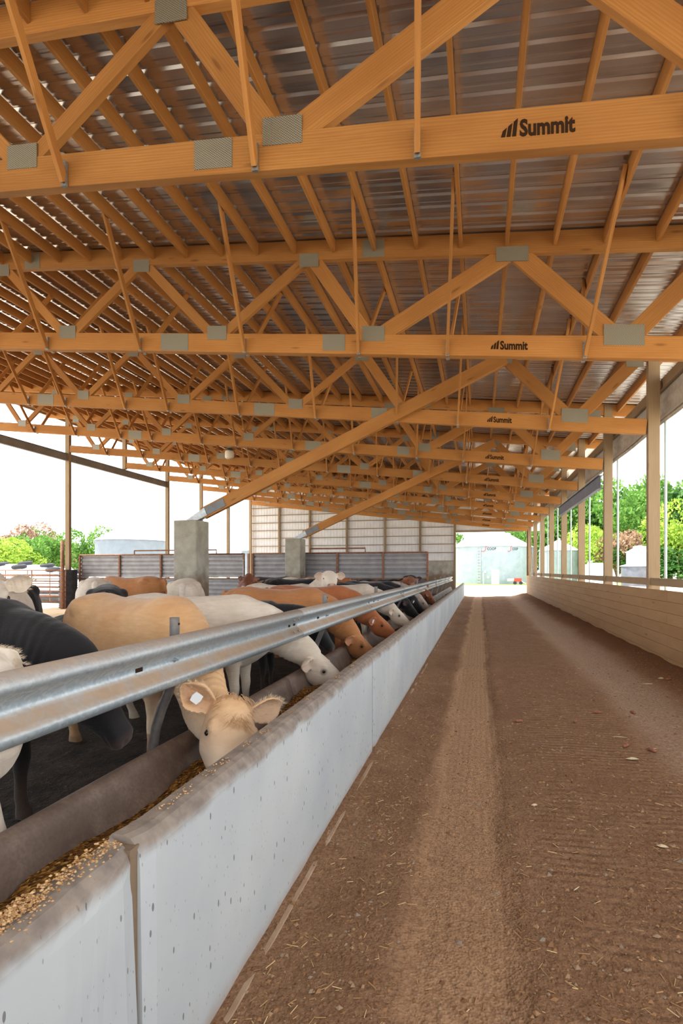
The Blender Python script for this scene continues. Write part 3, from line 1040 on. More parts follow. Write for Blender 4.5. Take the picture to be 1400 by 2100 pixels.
for jy in (JR + .08, JR + .22, JR + 3.81 + .15, JR + 3.81 * 2 + .15, JR - 3.81 + .15):
    for z in (.09, .22):
        mb = MB(); a = .052 if z < .15 else .055
        c = Vector((RX + a, jy, RZ + z)); mb.tube([c, c + Vector((.014, 0, .01 if z < .15 else -.01))], .013, 8)
        rail_part(jy, 'splice_bolt', mb, M['galv'])
    mb = MB(); mb.box(RX + .005, RX + .011, jy - .022, jy + .022, RZ + .147, RZ + .169); rail_part(jy, 'slot', mb, M['ink'])
mb = MB(); mb.tube([(RX + .1, 22.0, RZ - .01), (RX + .1, 22, RZ + .3), (RX - .02, 22, RZ + .33), (RX - .05, 22, RZ + .1), (RX - .02, 22, RZ - .04), (RX + .1, 22.0, RZ - .01)], .01, 6)
mb.thing('chain_loop', M['dark_steel'], 'dark chain loop around the far end of the guard rail', 'chain')

# ------------------------------------------------------------------ sheet metal gates across the pen
def corr(m, x0, x1, y, z0, z1, pitch=.17):
    pr = []; z = z0
    while z < z1 - .02:
        pr += [(0, z), (0, z + pitch * .62), (.03, z + pitch * .74), (.03, z + pitch * .9)]
        z += pitch
    pr = [(d, min(zz, z1)) for d, zz in pr] + [(0, z1)]
    n = len(pr)
    m.add([(x0, y + d, zz) for d, zz in pr] + [(x1, y + d, zz) for d, zz in pr], [(i, i + 1, n + i + 1, n + i) for i in range(n - 1)])
GY = 19.0
for side, (x0, x1, bars, label, h0, h1) in enumerate(((-16.72, -9.0, (-16.72, -14.72, -12.73, -10.8, -9.0), 'long left gate of grey corrugated sheet with rusty frame', -14.0, -10.2),
                                          (-8.62, -1.82, (-8.62, -6.9, -5.18, -3.44, -1.82), 'right gate of grey corrugated sheet ending at the bunk', -6.25, -4.1))):
    root = thing('sheet_gate', label, 'gate', ((x0 + x1) / 2, GY, .15), 'sheet metal gates')
    m = MB(); corr(m, x0, x1, GY, 1.5, 2.42); m.build('upper_sheet', M['sheet'], root)
    m = MB(); corr(m, x0, x1, GY, .35, 1.43); m.build('lower_sheet', M['sheet'], root)
    for z in (2.43, 1.465 - .02, .34):
        m = MB(); m.tube([(x0, GY - .03, z), (x1, GY - .03, z)], .03 if z > 2 else .022, 8); m.build('rail', M['rust'], root, smooth=True)
    for b in bars:
        m = MB(); m.box(b - .035, b + .035, GY - .07, GY - .01, .2, 2.44); m.build('upright', M['rust'], root)
    m = MB(); m.tube([(h0, GY - .03, 2.44), (h0, GY - .03, 2.6), (h1, GY - .03, 2.6), (h1, GY - .03, 2.44)], .028, 8); m.build('raised_handle', M['rust'], root)
m = MB(); m.tube([(-8.8, GY - .05, .15), (-8.8, GY - .05, 2.44)], .055, 12)
m.thing('gate_post', simple('sunlit_tone_pipe', srgb(196, 178, 160), srgb(170, 130, 106), 5, .6), 'round steel post with sunlight put in its colour, between the sheet gates', 'post', smooth=True)  # pale tones imitate sunlight falling on the pipe
m = MB()
for i in range(14):
    z = 2.2 - i * .06
    m.tube([(-9.0, GY - .085, z), (-9.0, GY - .085, z - .07)], .02, 6)
m.thing('gate_chain', M['galv'], 'steel chain hanging beside the round gate post', 'chain')

# culvert, rusty posts and pipe gate at the left
m = MB(); pr = []
for i in range(44):
    z = .18 + i * 1.62 / 43
    pr.append((.34 + (.035 if i % 2 else 0), z))
m.lathe(pr, -16.87, TY(2), 24, False)
m.thing('culvert_pipe', M['culvert'], 'black corrugated plastic pipe around the tall left post', 'culvert pipe', smooth=True)
m = MB(); m.tube([(-16.5, 17.75, .05), (-16.5, 17.75, 3.0)], .075, 12)
m.thing('rusty_post', M['rust'], 'tall rusty pipe post in front of the culvert pipe', 'post', 'rusty posts', smooth=True)
m = MB(); m.tube([(-17.6, 18.9, -.1), (-17.6, 18.9, 2.95)], .055, 12)
m.thing('rusty_post', M['rust'], 'thinner rusty pipe post tucked behind the tall timber post', 'post', 'rusty posts', smooth=True)
def pipe_gate(x0, x1, y, label):
    root = thing('pipe_gate', label, 'gate', ((x0 + x1) / 2, y, 0), 'rusty pipe gates')
    for z in (1.78, 1.55, 1.32, 1.09, .88, .67, .46):
        MB().tube([(x0, y, z), (x1, y, z)], .026, 8).build('rail', M['rust'], root, smooth=True)
    n = max(2, int((x1 - x0) / 1.3))
    for i in range(n + 1):
        x = x0 + (x1 - x0) * i / n
        MB().tube([(x, y + .03, .1), (x, y + .03, 1.78)], .024, 8).build('upright', M['rust'], root, smooth=True)
pipe_gate(-20.1, -16.65, 18.05, 'rusty pipe gate between the left frame edge and the rusty post')
pipe_gate(-27.5, -20.3, 22.5, 'second rusty pipe gate further out beyond the first')
for i, (x, y, l, z) in enumerate(((-23, 27, 5, .3), (-23.5, 25.5, 5, .12))):
    m = MB(); m.tube([(x - l, y, z), (x + l, y, z)], .3 if i == 0 else .25, 14)
    m.thing('plastic_pipe', M['culvert'], ['upper black plastic pipe lying beyond the rusty gate', 'lower black plastic pipe lying just behind the rusty gate'][i], 'pipe', 'black pipes')

# lamp under a far truss
root = thing('barn_lamp', 'jar shaped barn lamp hanging under a far truss', 'lamp', (-9.3, TY(2) - .06, 6.0))
m = MB(); m.lathe([(.1, 6.47), (.12, 6.43), (.12, 6.36), (.1, 6.34)], -9.3, TY(2) - .15, 16); m.build('housing', M['dark_steel'], root, smooth=True)
m = MB(); m.lathe([(.155, 6.36), (.175, 6.3), (.175, 6.12), (.14, 6.07), (.0, 6.06)], -9.3, TY(2) - .15, 20, False); m.build('lamp_glass', M['lamp_glass'], root, smooth=True)

# diagonal dangling brace on the last right post
m = MB(); m.board((2.95, 34.2, 4.6), (3.0, 32.0, 1.5), .06, .04)
m.thing('leaning_bar', M['post_wood'], 'thin bar leaning against the last posts beside the far doorway', 'bar')

# ------------------------------------------------------------------ bins, tanks and huts outside
def bin_(cx, cy, r, ze, zp, label, z0=-.1, roof_over=.15, rough=None, mat='bin_steel', rmat='bin_roof', flat=.12, name='grain_bin', cat='grain bin', extras=True):
    root = thing(name, label, cat, (cx, cy, z0), 'bins and tanks outside')
    m = MB(); pr = []
    nz = max(6, int((ze - z0) / .22))
    for i in range(nz + 1):
        z = z0 + (ze - z0) * i / nz
        pr.append((r + (.02 if i % 2 else 0), z))
    m.lathe(pr, cx, cy, 48, False); m.build('wall', M[mat], root, smooth=True)
    m = MB(); m.lathe([(r + roof_over, ze - .05), (r + roof_over, ze), (r * flat, zp), (r * flat, zp + .25), (.0, zp + .4)], cx, cy, 36, False)
    m.build('roof', M[rmat], root)
    return root
bx, by, br, be = 1.35, 75.5, 5.05, 5.0
dcam = Vector((-bx, -by, 0)).normalized()
bn = bin_(bx, by, br, be, 7.9, 'big silver grain bin seen through the far doorway')
def bin_point(a, z, off=.03):      # angle a from the camera direction, positive to the right
    ang = math.atan2(dcam.y, dcam.x) + a
    return Vector((bx + (br + off) * math.cos(ang), by + (br + off) * math.sin(ang), z))
def bin_patch(a0, a1, z0, z1, name, mat, off=.05, n=6):
    m = MB(); vs = []
    for i in range(n + 1):
        a = a0 + (a1 - a0) * i / n
        for z in (z0, z1):
            for o in (off, off - .04): vs.append(bin_point(a, z, o))
    fs = []
    for i in range(n):
        b = i * 4
        fs += [(b, b + 4, b + 6, b + 2), (b + 1, b + 3, b + 7, b + 5), (b + 2, b + 6, b + 7, b + 3), (b, b + 1, b + 5, b + 4)]
    fs += [(0, 2, 3, 1), (n * 4, n * 4 + 1, n * 4 + 3, n * 4 + 2)]
    m.add(vs, fs); return m.build(name, mat, bn)
def px_ang(px, d=72.5): return math.asin(max(-1, min(1, (px - 1000) * d / 1071 / br)))
bin_patch(px_ang(1003), px_ang(1017), .0, 1.85, 'door', M['white'])
for i in range(12): bin_patch(px_ang(978), px_ang(983), .25 + i * .38, .31 + i * .38, 'ladder_rung', M['white'], .12, 1)
bin_patch(px_ang(977.6), px_ang(978.4), .1, 4.9, 'ladder_rail', M['galv'], .1, 1)
bin_patch(px_ang(983), px_ang(983.8), .1, 4.9, 'ladder_rail', M['galv'], .1, 1)
def bin_text(body, px, z, size, w):
    v, f = text_mesh(body, size, .006)
    k = w / v[:, 0].max()
    m = MB(); m.add([bin_point(px_ang(px) + x * k / br, z + y, .04 + zz) for x, y, zz in v], f)
    m.build('lettering', M['grey_ink'], bn)
bin_text('COOP', 995, 4.42, .5, 1.12)
bin_text('COOP', 1041, 4.42, .5, .95)
for px, s in ((994, 1.0), (1040, .8)):
    m = MB(); a0 = px_ang(px)
    pts = [bin_point(a0 - .13 * s, 4.3), bin_point(a0 - .08 * s, 4.22), bin_point(a0 - .03 * s, 4.4), bin_point(a0 - .02 * s, 4.85), bin_point(a0 + .02 * s, 4.95)]
    m.tube(pts, .035, 6); m.build('red_emblem', M['red_paint'], bn)
for px, z in ((992, 1.6), (997, .9)):
    m = MB(); p = bin_point(px_ang(px), z, .2); m.tube([p - Vector((0, 0, .12)), p + Vector((0, 0, .12))], .13, 10); m.build('meter', M['white'], bn)
m = MB(); p = bin_point(px_ang(989), 0, .25); m.tube([p + Vector((0, 0, -.05)), p + Vector((0, 0, 1.5))], .05, 8); m.build('conduit', M['white'], bn)
# small red and white machine by the bin
root = thing('feed_auger_cart', 'small red and white machine standing at the foot of the big bin', 'machine', (4.6, 69.6, 0))
MB().box(4.2, 5.1, 69.3, 69.9, .35, .8).build('body', M['red_paint'], root)
MB().tube([(3.4, 69.6, .55), (4.4, 69.6, .62)], .16, 10).build('drum', M['white'], root)
MB().tube([(4.9, 69.6, .5), (5.6, 69.5, .12)], .06, 8).build('chute', M['white'], root)
for x in (4.3, 5.0): MB().tube([(x, 69.2, .2), (x, 69.35, .2)], .22, 12).build('wheel', M['tyre'], root)
bin_(4.9, 99, 4.4, 5.9, 8.2, 'second silver bin roof peeking out right behind the big bin')
bin_(12.4, 91, 3.0, 5.0, 6.7, 'white grain bin seen between the far right posts', mat='bin_steel', rmat='white', flat=.08)
bin_(19.8, 74.5, 1.5, 4.1, 4.6, 'tall white tank between the two nearest right posts', mat='white', rmat='white', name='storage_tank', cat='tank', flat=.5)
bin_(17.75, 66.7, 1.9, 2.3, 2.85, 'low dark grey tank with pale cone lid behind nearest right post', mat='dark_tank', rmat='bin_roof', name='storage_tank', cat='tank')
m = MB()
m.lathe([(2.0, -.1), (1.95, 1.2), (1.75, 1.9), (1.3, 2.4), (.6, 2.62), (.0, 2.66)], 12.95, 65.5, 28, False)
m.thing('white_dome_hut', M['white'], 'small white domed hut outside, left of the second nearest right post', 'hut', smooth=True)
bin_(-40.5, 54.5, 4.1, 5.35, 7.6, 'broad pale tank behind the long left gate', mat='pale_tank', rmat='white', name='storage_tank', cat='tank', flat=.1)
bin_(-33, 78, 4.0, 4.9, 6.2, 'distant pale tank beside the near concrete pier', mat='pale_tank', rmat='white', name='storage_tank', cat='tank', flat=.1)

# silage pile with tyres
pile_o = thing('silage_pile', 'low silage pile under a white tarp at far left', 'silage pile', (-38, 36, 0))
m = MB(); n = 30
def pz(u, v): return 2.45 * max(0, 1 - u * u) ** .7 * max(0, 1 - v * v) ** .6 + .06 * mnoise.noise((u * 6, v * 6, 2))
m.add([(-38 + 10 * u, 36 + 5 * v, pz(u, v) - .15) for v in np.linspace(-1, 1, n) for u in np.linspace(-1, 1, n)],
      [(j * n + i, j * n + i + 1, (j + 1) * n + i + 1, (j + 1) * n + i) for j in range(n - 1) for i in range(n - 1)])
m.build('tarp', M['tarp'], pile_o, smooth=True)
tm = MB(); R, r = .42, .15
tm.add([((R + r * math.cos(b)) * math.cos(a), (R + r * math.cos(b)) * math.sin(a), r * math.sin(b)) for a in np.linspace(0, 2 * math.pi, 20, endpoint=False) for b in np.linspace(0, 2 * math.pi, 8, endpoint=False)],
       [(i * 8 + j, ((i + 1) % 20) * 8 + j, ((i + 1) % 20) * 8 + (j + 1) % 8, i * 8 + (j + 1) % 8) for i in range(20) for j in range(8)])
tyre0 = None
spots = [(-.75, -.3), (-.55, -.1), (-.35, -.35), (-.2, .05), (-.05, -.3), (.1, -.05), (.22, -.4), (.35, -.1), (.5, -.3), (.62, .0), (.75, -.25)]
for i, (u, v) in enumerate(spots):
    if tyre0 is None: o = tm.build('tyre', M['tyre'], smooth=True); tyre0 = o
    else: o = tyre0.copy(); COL.objects.link(o)
    o.location = (-38 + 10 * u, 36 + 5 * v, pz(u, v) - .15 + .12)
    o.rotation_euler = (.15, 0, 0)
    tag(o, f'dark tyre weighing down the white silage tarp, {ORD[i]} from the left', 'tyre', 'tyres on the silage pile')

# ------------------------------------------------------------------ trees
def leaf_cloud(n, seed, leaf=.35, lobes=9, squash=1.0):
    rg = np.random.default_rng(seed)
    c = rg.normal(0, .42, (lobes, 3)); c[:, 2] = c[:, 2] * .8 * squash; rad = rg.uniform(.35, .62, lobes)
    m = MB(); vs, fs, gc = [], [], []
    for i in range(n):
        j = rg.integers(lobes)
        d = rg.normal(size=3); d /= np.linalg.norm(d)
        p = c[j] + d * rad[j] * rg.uniform(.55, 1.0) ** .5
        a = rg.normal(size=3); a /= np.linalg.norm(a)
        b = np.cross(a, rg.normal(size=3)); b /= np.linalg.norm(b)
        s = leaf * rg.uniform(.6, 1.4)
        k = len(vs)
        vs += [p + a * s * .5, p + b * s * .3, p - a * s * .5, p - b * s * .3]
        fs.append((k, k + 1, k + 2, k + 3)); t = float(rg.uniform()); gc += [(t, 0, 0)] * 4
    m.add(vs, fs, gc)
    return m
crowns = {}
def crown_mesh(key, mat):
    if (key, mat) not in crowns:
        m = leaf_cloud(5200, 10 + key, .1, 11 + key % 3)
        o = m.build('crown', M[mat]); crowns[(key, mat)] = o.data
        bpy.data.objects.remove(o)
    return crowns[(key, mat)]
def tree(x, y, h, w, mat, label, key, group, z0=-.1, low=.0):
    root = thing('tree', label, 'tree', (x, y, z0), group)
    o = bpy.data.objects.new('crown', crown_mesh(key % 4, mat)); COL.objects.link(o); o.parent = root
    o.location = (0, 0, h * (.56 - low)); o.scale = (w * .55, w * .55, h * .43); o.rotation_euler = (0, 0, key * 1.3)
    m = MB(); m.tube([(x, y, z0), (x + .1, y, h * .3), (x - .1, y + .1, h * .62)], [h * .025, h * .02, h * .008], 8)
    m.build('trunk', M['bark'], root, smooth=True)
def at_px(px, d):
    a = (px - 700) / 1071.35
    c, s = math.cos(YAW), math.sin(YAW)
    return ((c * a - s) * d, (s * a + c) * d)
# (px, distance, height, width, leaf, label)
T = [(905, 110, 11, 9, 'leaf_mid', 'green tree peeking left of the big grain bin'),
     (1088, 105, 13, 9, 'leaf_mid', 'green tree just right of the big grain bin'),
     (1062, 118, 14, 10, 'leaf_dark', 'dark green tree far behind the right edge of the big bin'),
     (1125, 112, 18, 12, 'leaf_dark', 'tall dark tree behind the white grain bin, leftmost'),
     (1160, 105, 17, 12, 'leaf_mid', 'tall green tree behind the middle of the white grain bin'),
     (1196, 112, 19, 13, 'leaf_dark', 'tall dark tree right of the white grain bin'),
     (1228, 84, 9.5, 8, 'leaf_lime', 'lime green tree above the small white domed hut'),
     (1240, 110, 20, 13, 'leaf_mid', 'tall green tree behind the lime tree at the second post'),
     (1278, 78, 8.5, 6, 'leaf_dry', 'brown dry leaved small tree beside the tall white tank'),
     (1262, 92, 11, 7, 'leaf_lime', 'lime green tree behind the tall white tank'),
     (1300, 104, 18.5, 13, 'leaf_dark', 'dark tree above the low dark grey tank'),
     (1330, 88, 15, 10, 'leaf_mid', 'green tree hidden partly by the nearest right post'),
     (1372, 95, 20, 13, 'leaf_mid', 'tall green tree right of the nearest right post'),
     (1392, 74, 11.5, 8, 'leaf_lime', 'bright lime tree at the right frame edge'),
     (1440, 90, 19, 14, 'leaf_dark', 'dark green tree just past the right frame edge'),
     (1390, 70, 5, 9, 'leaf_dark', 'low dark bush under the bright lime tree'),
     (1320, 76, 6, 8, 'leaf_dark', 'low dark bush behind the dark grey tank'),
     (-25, 85, 9.0, 9, 'leaf_mid', 'green tree at the far left frame edge'),
     (10, 72, 6.6, 7, 'leaf_lime', 'lime green bush behind the silage pile, leftmost'),
     (38, 88, 9.2, 6.5, 'leaf_dry', 'grey brown thin tree behind the silage pile'),
     (72, 80, 7.8, 7, 'leaf_mid', 'green tree behind the middle of the silage pile'),
     (100, 90, 8.8, 7, 'leaf_mid', 'pale green tree left of the tall rusty post'),
     (118, 96, 9, 6, 'leaf_dry', 'brown thin tree behind the tall rusty post'),
     (178, 86, 8.2, 7, 'leaf_mid', 'green tree between culvert pipe and broad pale tank'),
     (446, 140, 6, 8, 'leaf_mid', 'small distant green tree beside the near concrete pier')]
for i, (px, d, h, w, mat, lab) in enumerate(T):
    x, y = at_px(px, d)
    h *= 1.2; w *= 1.1
    tree(x, y, h, w, mat, lab, i, 'trees outside', low=.08 if h < 12 else .05)

# ------------------------------------------------------------------ cattle
def coat_mat(name, c1, c2, dirt=.35, hair=1.0):
    w = NT(name, .75, spec=.25)
    p = w.coord()
    a = w.noise(p, 2.2, 4); st = w.noise(w.mapping(p, (3, 3, 14)), 3, 3, .6); fine = w.noise(w.mapping(p, (30, 60, 90)), 2.2, 3)
    c = w.mix(w.maprange(a, .3, .7), c1, c2)
    c = w.mix(w.maprange(st, .35, .65, .22, 0), c, tuple(v * .62 for v in c1[:3]) + (1,))
    m = w.n('ShaderNodeAttribute'); m.attribute_name = 'coat'
    r, g, b = w.sep(m.outputs['Vector'])
    c = w.mix(r, c, srgb(196, 150, 128))                      # bare muzzle and inner ear
    c = w.mix(w.math('MULTIPLY', g, w.maprange(a, .3, .6, .4, 1)), c, srgb(64, 50, 40))   # caked legs, hooves
    c = w.mix(b, c, srgb(232, 220, 202))                      # pale hair
    w.base(c)
    w.normal(w.bump(w.math('ADD', w.math('MULTIPLY', fine, .6), w.math('MULTIPLY', st, .8)), .45 * hair, .012))
    w.b.inputs['Sheen Weight'].default_value = .15
    return w.m
COAT = {'tan': coat_mat('tan_coat', srgb(208, 158, 108), srgb(228, 190, 146)),
        'cream': coat_mat('cream_coat', srgb(206, 190, 170), srgb(228, 216, 200)),
        'orange': coat_mat('orange_coat', srgb(170, 112, 66), srgb(190, 132, 84)),
        'red': coat_mat('red_brown_coat', srgb(112, 62, 36), srgb(142, 84, 52)),
        'rust': coat_mat('rust_coat', srgb(160, 92, 52), srgb(180, 112, 68)),
        'black': coat_mat('black_coat', srgb(19, 18, 20), srgb(31, 29, 32), hair=.8),
        'grey': coat_mat('grizzled_coat', srgb(150, 136, 124), srgb(186, 172, 158))}

def hair_mat(name, a, b):
    w = NT(name, .7, spec=.2); r = w.sep(w.attr('gc'))[0]; w.base(w.ramp(r, [(0, a), (1, b)])); return w.m
HAIR = hair_mat('pale_ear_hair', srgb(206, 176, 138), srgb(240, 228, 206))
HAIR_TAN = hair_mat('tan_forelock_hair', srgb(196, 150, 104), srgb(226, 192, 150))
TRUNK = [(-.90, 1.20, 1.02, .07), (-.86, 1.27, .88, .17), (-.76, 1.33, .76, .235), (-.62, 1.36, .68, .27), (-.46, 1.375, .62, .285), (-.28, 1.345, .57, .29),
         (-.08, 1.33, .54, .32), (.12, 1.33, .525, .33), (.32, 1.345, .53, .315), (.50, 1.37, .55, .28), (.62, 1.36, .58, .25), (.74, 1.30, .64, .215), (.86, 1.20, .72, .16), (.93, 1.08, .82, .08)]
def loft(m, rings, n=20):
    """rings: (centre, up vector*h_up, up vector*h_down, side vector*w, power)"""
    vs, fs = [], []
    for c, up, dn, sd, pw in rings:
        for k in range(n):
            th = 2 * math.pi * k / n
            a, b = math.cos(th), math.sin(th)
            a = math.copysign(abs(a) ** (2 / pw), a); b = math.copysign(abs(b) ** (2 / pw), b)
            vs.append(c + sd * a + (up * b if b >= 0 else dn * -b))
    for i in range(len(rings) - 1):
        for k in range(n):
            fs.append((i * n + k, i * n + (k + 1) % n, (i + 1) * n + (k + 1) % n, (i + 1) * n + k))
    fs.append(tuple(range(n - 1, -1, -1))); fs.append(tuple(range((len(rings) - 1) * n, len(rings) * n)))
    m.add(vs, fs)
def bez(p0, p1, p2, p3, t):
    return p0 * (1 - t) ** 3 + p1 * 3 * t * (1 - t) ** 2 + p2 * 3 * t * t * (1 - t) + p3 * t ** 3

def make_cow(label, coat, withers, head_ang, poll, muzzle, scale=1.0, voxel=.022, z=None, step=0, ear_droop=.15, tagged=None, seed=0, cat='steer', white_face=False, pale_rim=False, head_scale=1.0, up_hint=None, fringe=False, forelock=False, under=False, ear_up=.10):
    """withers (x, y) in the world, heading in degrees (0 = towards the alley), poll and muzzle as world points"""
    rg = random.Random(seed)
    ca, sa = math.cos(math.radians(head_ang)), math.sin(math.radians(head_ang))
    fwd = Vector((ca, sa, 0)); lef = Vector((-sa, ca, 0)); UP = Vector((0, 0, 1))
    gz = pen_z(*withers) if z is None else z
    root_p = Vector((withers[0], withers[1], gz)) - fwd * .52 * scale
    root = thing('steer', label, cat, tuple(root_p), 'cattle in the pen')
    def Lc(p): return (Vector(p) - root_p)                      # world to mesh space (axis aligned)
    def W(x, yy, zz): return (fwd * x + lef * yy + UP * zz) * scale
    m = MB()
    rings = []
    for x, zt, zbm, w in TRUNK:
        zc = zbm + (zt - zbm) * .52
        rings.append((W(x, 0, zc), UP * (zt - zc) * scale, -UP * (zc - zbm) * scale, lef * w * scale, 2.35))
    loft(m, rings, 24)
    # hooks and spine ridge
    for s in (-1, 1):
        loft(m, [(W(-.52 + .1 * t, s * .19, 1.24), UP * .09 * scale * q, -UP * .14 * scale * q, lef * .09 * scale * q, 2) for t, q in ((-1.4, .4), (-.6, .9), (.2, 1), (1, .8), (1.8, .3))], 12)
    P = Lc(poll); Q = Lc(muzzle)
    hd = (Q - P).normalized()
    HL = .54 * scale * head_scale
    hs = scale * head_scale
    hint = Vector(up_hint) if up_hint else (UP * .75 + fwd * .65)
    hu = (hint - hd * hint.dot(hd)).normalized()
    hl = hu.cross(hd).normalized()
    # neck
    b0 = W(.56, 0, 1.03); nb = 14
    hb = P + hd * .06 * hs - hu * .09 * hs                          # where the neck meets the skull
    dist = (hb - b0).length
    c1 = b0 + fwd * dist * .42 + UP * .03; c2 = hb - (hd * .35 + hu * -.25).normalized() * dist * .25 + (b0 - hb).normalized() * dist * .12
    if under:
        c1 = b0 + fwd * dist * .4 - UP * .16; c2 = hb - fwd * .34 - UP * .13
    rings = []
    pts = [bez(b0, c1, c2, hb, i / nb) for i in range(nb + 1)]
    squeeze = [0.0] * (nb + 1)
    t_far = lambda i, n_: i < n_ * .8
    if muzzle[0] > -1.7 and muzzle[2] < .9:                  # the neck reaches over the curb and under the rail
        for i, p in enumerate(pts):
            q = math.exp(-((p.x + root_p.x + 1.88) / .17) ** 2)
            p.z += (.875 - root_p.z - p.z) * q * .35; squeeze[i] = q * (.6 if t_far(i, nb) else 0)
    for i, p in enumerate(pts):
        t = i / nb
        d = (pts[min(i + 1, nb)] - pts[max(i - 1, 0)]).normalized()
        sd = (lef * (1 - t) + hl * t); sd = (sd - d * sd.dot(d)).normalized()
        u = sd.cross(d) * -1
        if u.dot(UP * (1 - t) + hu * t) < 0: u = -u
        hgt = (.30 * (1 - t) ** 1.1 + .135 * (1 - (1 - t) ** 1.1)) * scale; wd = (.20 * (1 - t) + .105 * t) * scale
        hgt = hgt * (1 - squeeze[i]) + min(hgt, .20) * squeeze[i]
        rings.append((p, u * hgt, -u * hgt * 1.12, sd * wd, 2.1))
    loft(m, rings, 20)
    # dewlap
    # head
    HEAD = [(-.05, .06, .04, .055), (-.02, .095, .07, .095), (.04, .115, .13, .12), (.12, .108, .185, .138), (.20, .098, .195, .134), (.27, .088, .175, .112), (.34, .076, .135, .094), (.40, .066, .105, .088), (.45, .06, .092, .094), (.495, .055, .085, .097), (.52, .046, .075, .088), (.535, .028, .05, .06)]
    rings = []
    for s, up, dn, w in HEAD:
        c = P + hd * s * hs - hu * .075 * hs
        rings.append((c, hu * up * hs, -hu * dn * hs, hl * w * hs, 2.3))
    loft(m, rings, 20)
    # brows
    for s in (-1, 1):
        c = P + hd * .18 * hs + hl * s * .112 * hs + hu * -.02 * hs
        loft(m, [(c + hd * t * .045 * hs, hu * .036 * q * hs, -hu * .03 * q * hs, hl * .028 * q * hs, 2) for t, q in ((-1, .3), (-.4, .9), (.4, .9), (1, .3))], 10)
    # ears: thick cupped leaves
    ear_pts = []
    for s in (-1, 1):
        base = P + hd * .035 * hs + hl * s * .085 * hs - hu * .055 * hs
        ed = (hl * s * 1.0 - hd * .12 - hu * ear_droop + UP * ear_up).normalized()
        face = (hd * .8 + hu * .35 + fwd * .15 - UP * .1); face = (face - ed * face.dot(ed)).normalized()
        ew = ed.cross(face).normalized()
        n = 9; vs, fs = [], []
        R = 10
        for i in range(n):
            t = i / (n - 1)
            half = (.026 + .052 * math.sin(min(1, t * 1.35) * math.pi * .6)) * (1 - max(0, t - .62) / .38) ** .55 if t < 1 else .006
            half = max(half, .008) * hs
            th = .011 * hs
            cpt = base + ed * .225 * hs * t
            ring = []
            cup = .95 * half
            for q in range(5):
                a = -1 + q / 2
                ring.append(cpt + ew * a * half + face * (a * a * cup - cup * .4 + th))
            for q in range(5):
                a = 1 - q / 2
                ring.append(cpt + ew * a * half * 1.04 + face * (a * a * cup - cup * .4 - th))
            vs += ring
            ear_pts.append((cpt, ed, face, half))
        for i in range(n - 1):
            for q in range(R):
                fs.append((i * R + q, i * R + (q + 1) % R, (i + 1) * R + (q + 1) % R, (i + 1) * R + q))
        fs.append(tuple(range(R - 1, -1, -1))); fs.append(tuple(range((n - 1) * R, n * R)))
        m.add(vs, fs)
    # legs
    for s in (-1, 1):
        ph = step * s
        FL = [(.52, .17, .95, .15, .10), (.53, .175, .78, .125, .085), (.54 + ph * .2, .17, .62, .085, .07), (.55 + ph * .5, .165, .45, .056, .052), (.56 + ph * .6, .165, .37, .052, .05),
              (.555 + ph * .8, .165, .24, .036, .036), (.555 + ph * .9, .165, .13, .042, .042), (.57 + ph, .165, .08, .042, .042), (.58 + ph, .165, .055, .05, .052), (.59 + ph, .165, .0, .062, .056)]
        HLg = [(-.60, .17, 1.05, .20, .10), (-.56, .185, .85, .19, .105), (-.52, .18, .70, .15, .09), (-.60 + ph * .2, .17, .56, .088, .065), (-.70 + ph * .4, .165, .46, .062, .052), (-.72 + ph * .5, .165, .40, .056, .048),
               (-.69 + ph * .8, .165, .26, .04, .038), (-.66 + ph * .9, .165, .14, .045, .043), (-.63 + ph, .165, .09, .043, .043), (-.615 + ph, .165, .055, .052, .052), (-.60 + ph, .165, 0, .064, .056)]
        for LG in (FL, HLg):
            loft(m, [(W(x, s * yy, zz), fwd * a * scale, -fwd * a * scale, lef * b * scale, 2) for x, yy, zz, a, b in LG], 12)
    # tail
    tp = [(-.86, 1.29), (-.93, 1.22), (-.955, 1.08), (-.955, .9), (-.95, .72), (-.945, .55), (-.945, .42)]
    rd = [.05, .045, .036, .028, .024, .036, .016]
    m.tube([W(x, .015 * math.sin(i), zz) for i, (x, zz) in enumerate(tp)], [r * scale for r in rd], 10)
    raw = m.build('raw', COAT[coat])
    md = raw.modifiers.new('r', 'REMESH'); md.mode = 'VOXEL'; md.voxel_size = voxel
    ms = raw.modifiers.new('s', 'SMOOTH'); ms.factor = .5; ms.iterations = 4 if voxel > .016 else 6
    dg = bpy.context.evaluated_depsgraph_get()
    me = bpy.data.meshes.new_from_object(raw.evaluated_get(dg))
    old = raw.data
    bpy.data.objects.remove(raw); bpy.data.meshes.remove(old)
    me.name = 'body'
    nv = len(me.vertices)
    co = np.zeros(nv * 3, np.float32); me.vertices.foreach_get('co', co); co = co.reshape(-1, 3)
    # skin folds and lumps
    nr = np.zeros(nv * 3, np.float32); me.vertices.foreach_get('normal', nr); nr = nr.reshape(-1, 3)
    if voxel < .03:
        disp = np.array([mnoise.noise((p[0] * 3.2 + seed, p[1] * 3.2, p[2] * 3.2)) * .010 + mnoise.noise((p[0] * 9, p[1] * 9 + seed, p[2] * 9)) * .0035 for p in co], np.float32)
        co = co + nr * disp[:, None]
        # neck wrinkles
        axis = np.array((hb - b0).normalized()); t = (co - np.array(b0)) @ axis / dist
        rad = np.linalg.norm((co - np.array(b0)) - ((co - np.array(b0)) @ axis)[:, None] * axis, axis=1)
        wr = np.clip(1 - abs(t - .62) / .3, 0, 1) * np.clip(1 - rad / (.4 * scale), 0, 1)
        co = co + nr * (np.sin(t * dist * 95 + 2 * np.sin(co[:, 2] * 14)) * .006 * wr)[:, None]
        me.vertices.foreach_set('co', co.ravel())
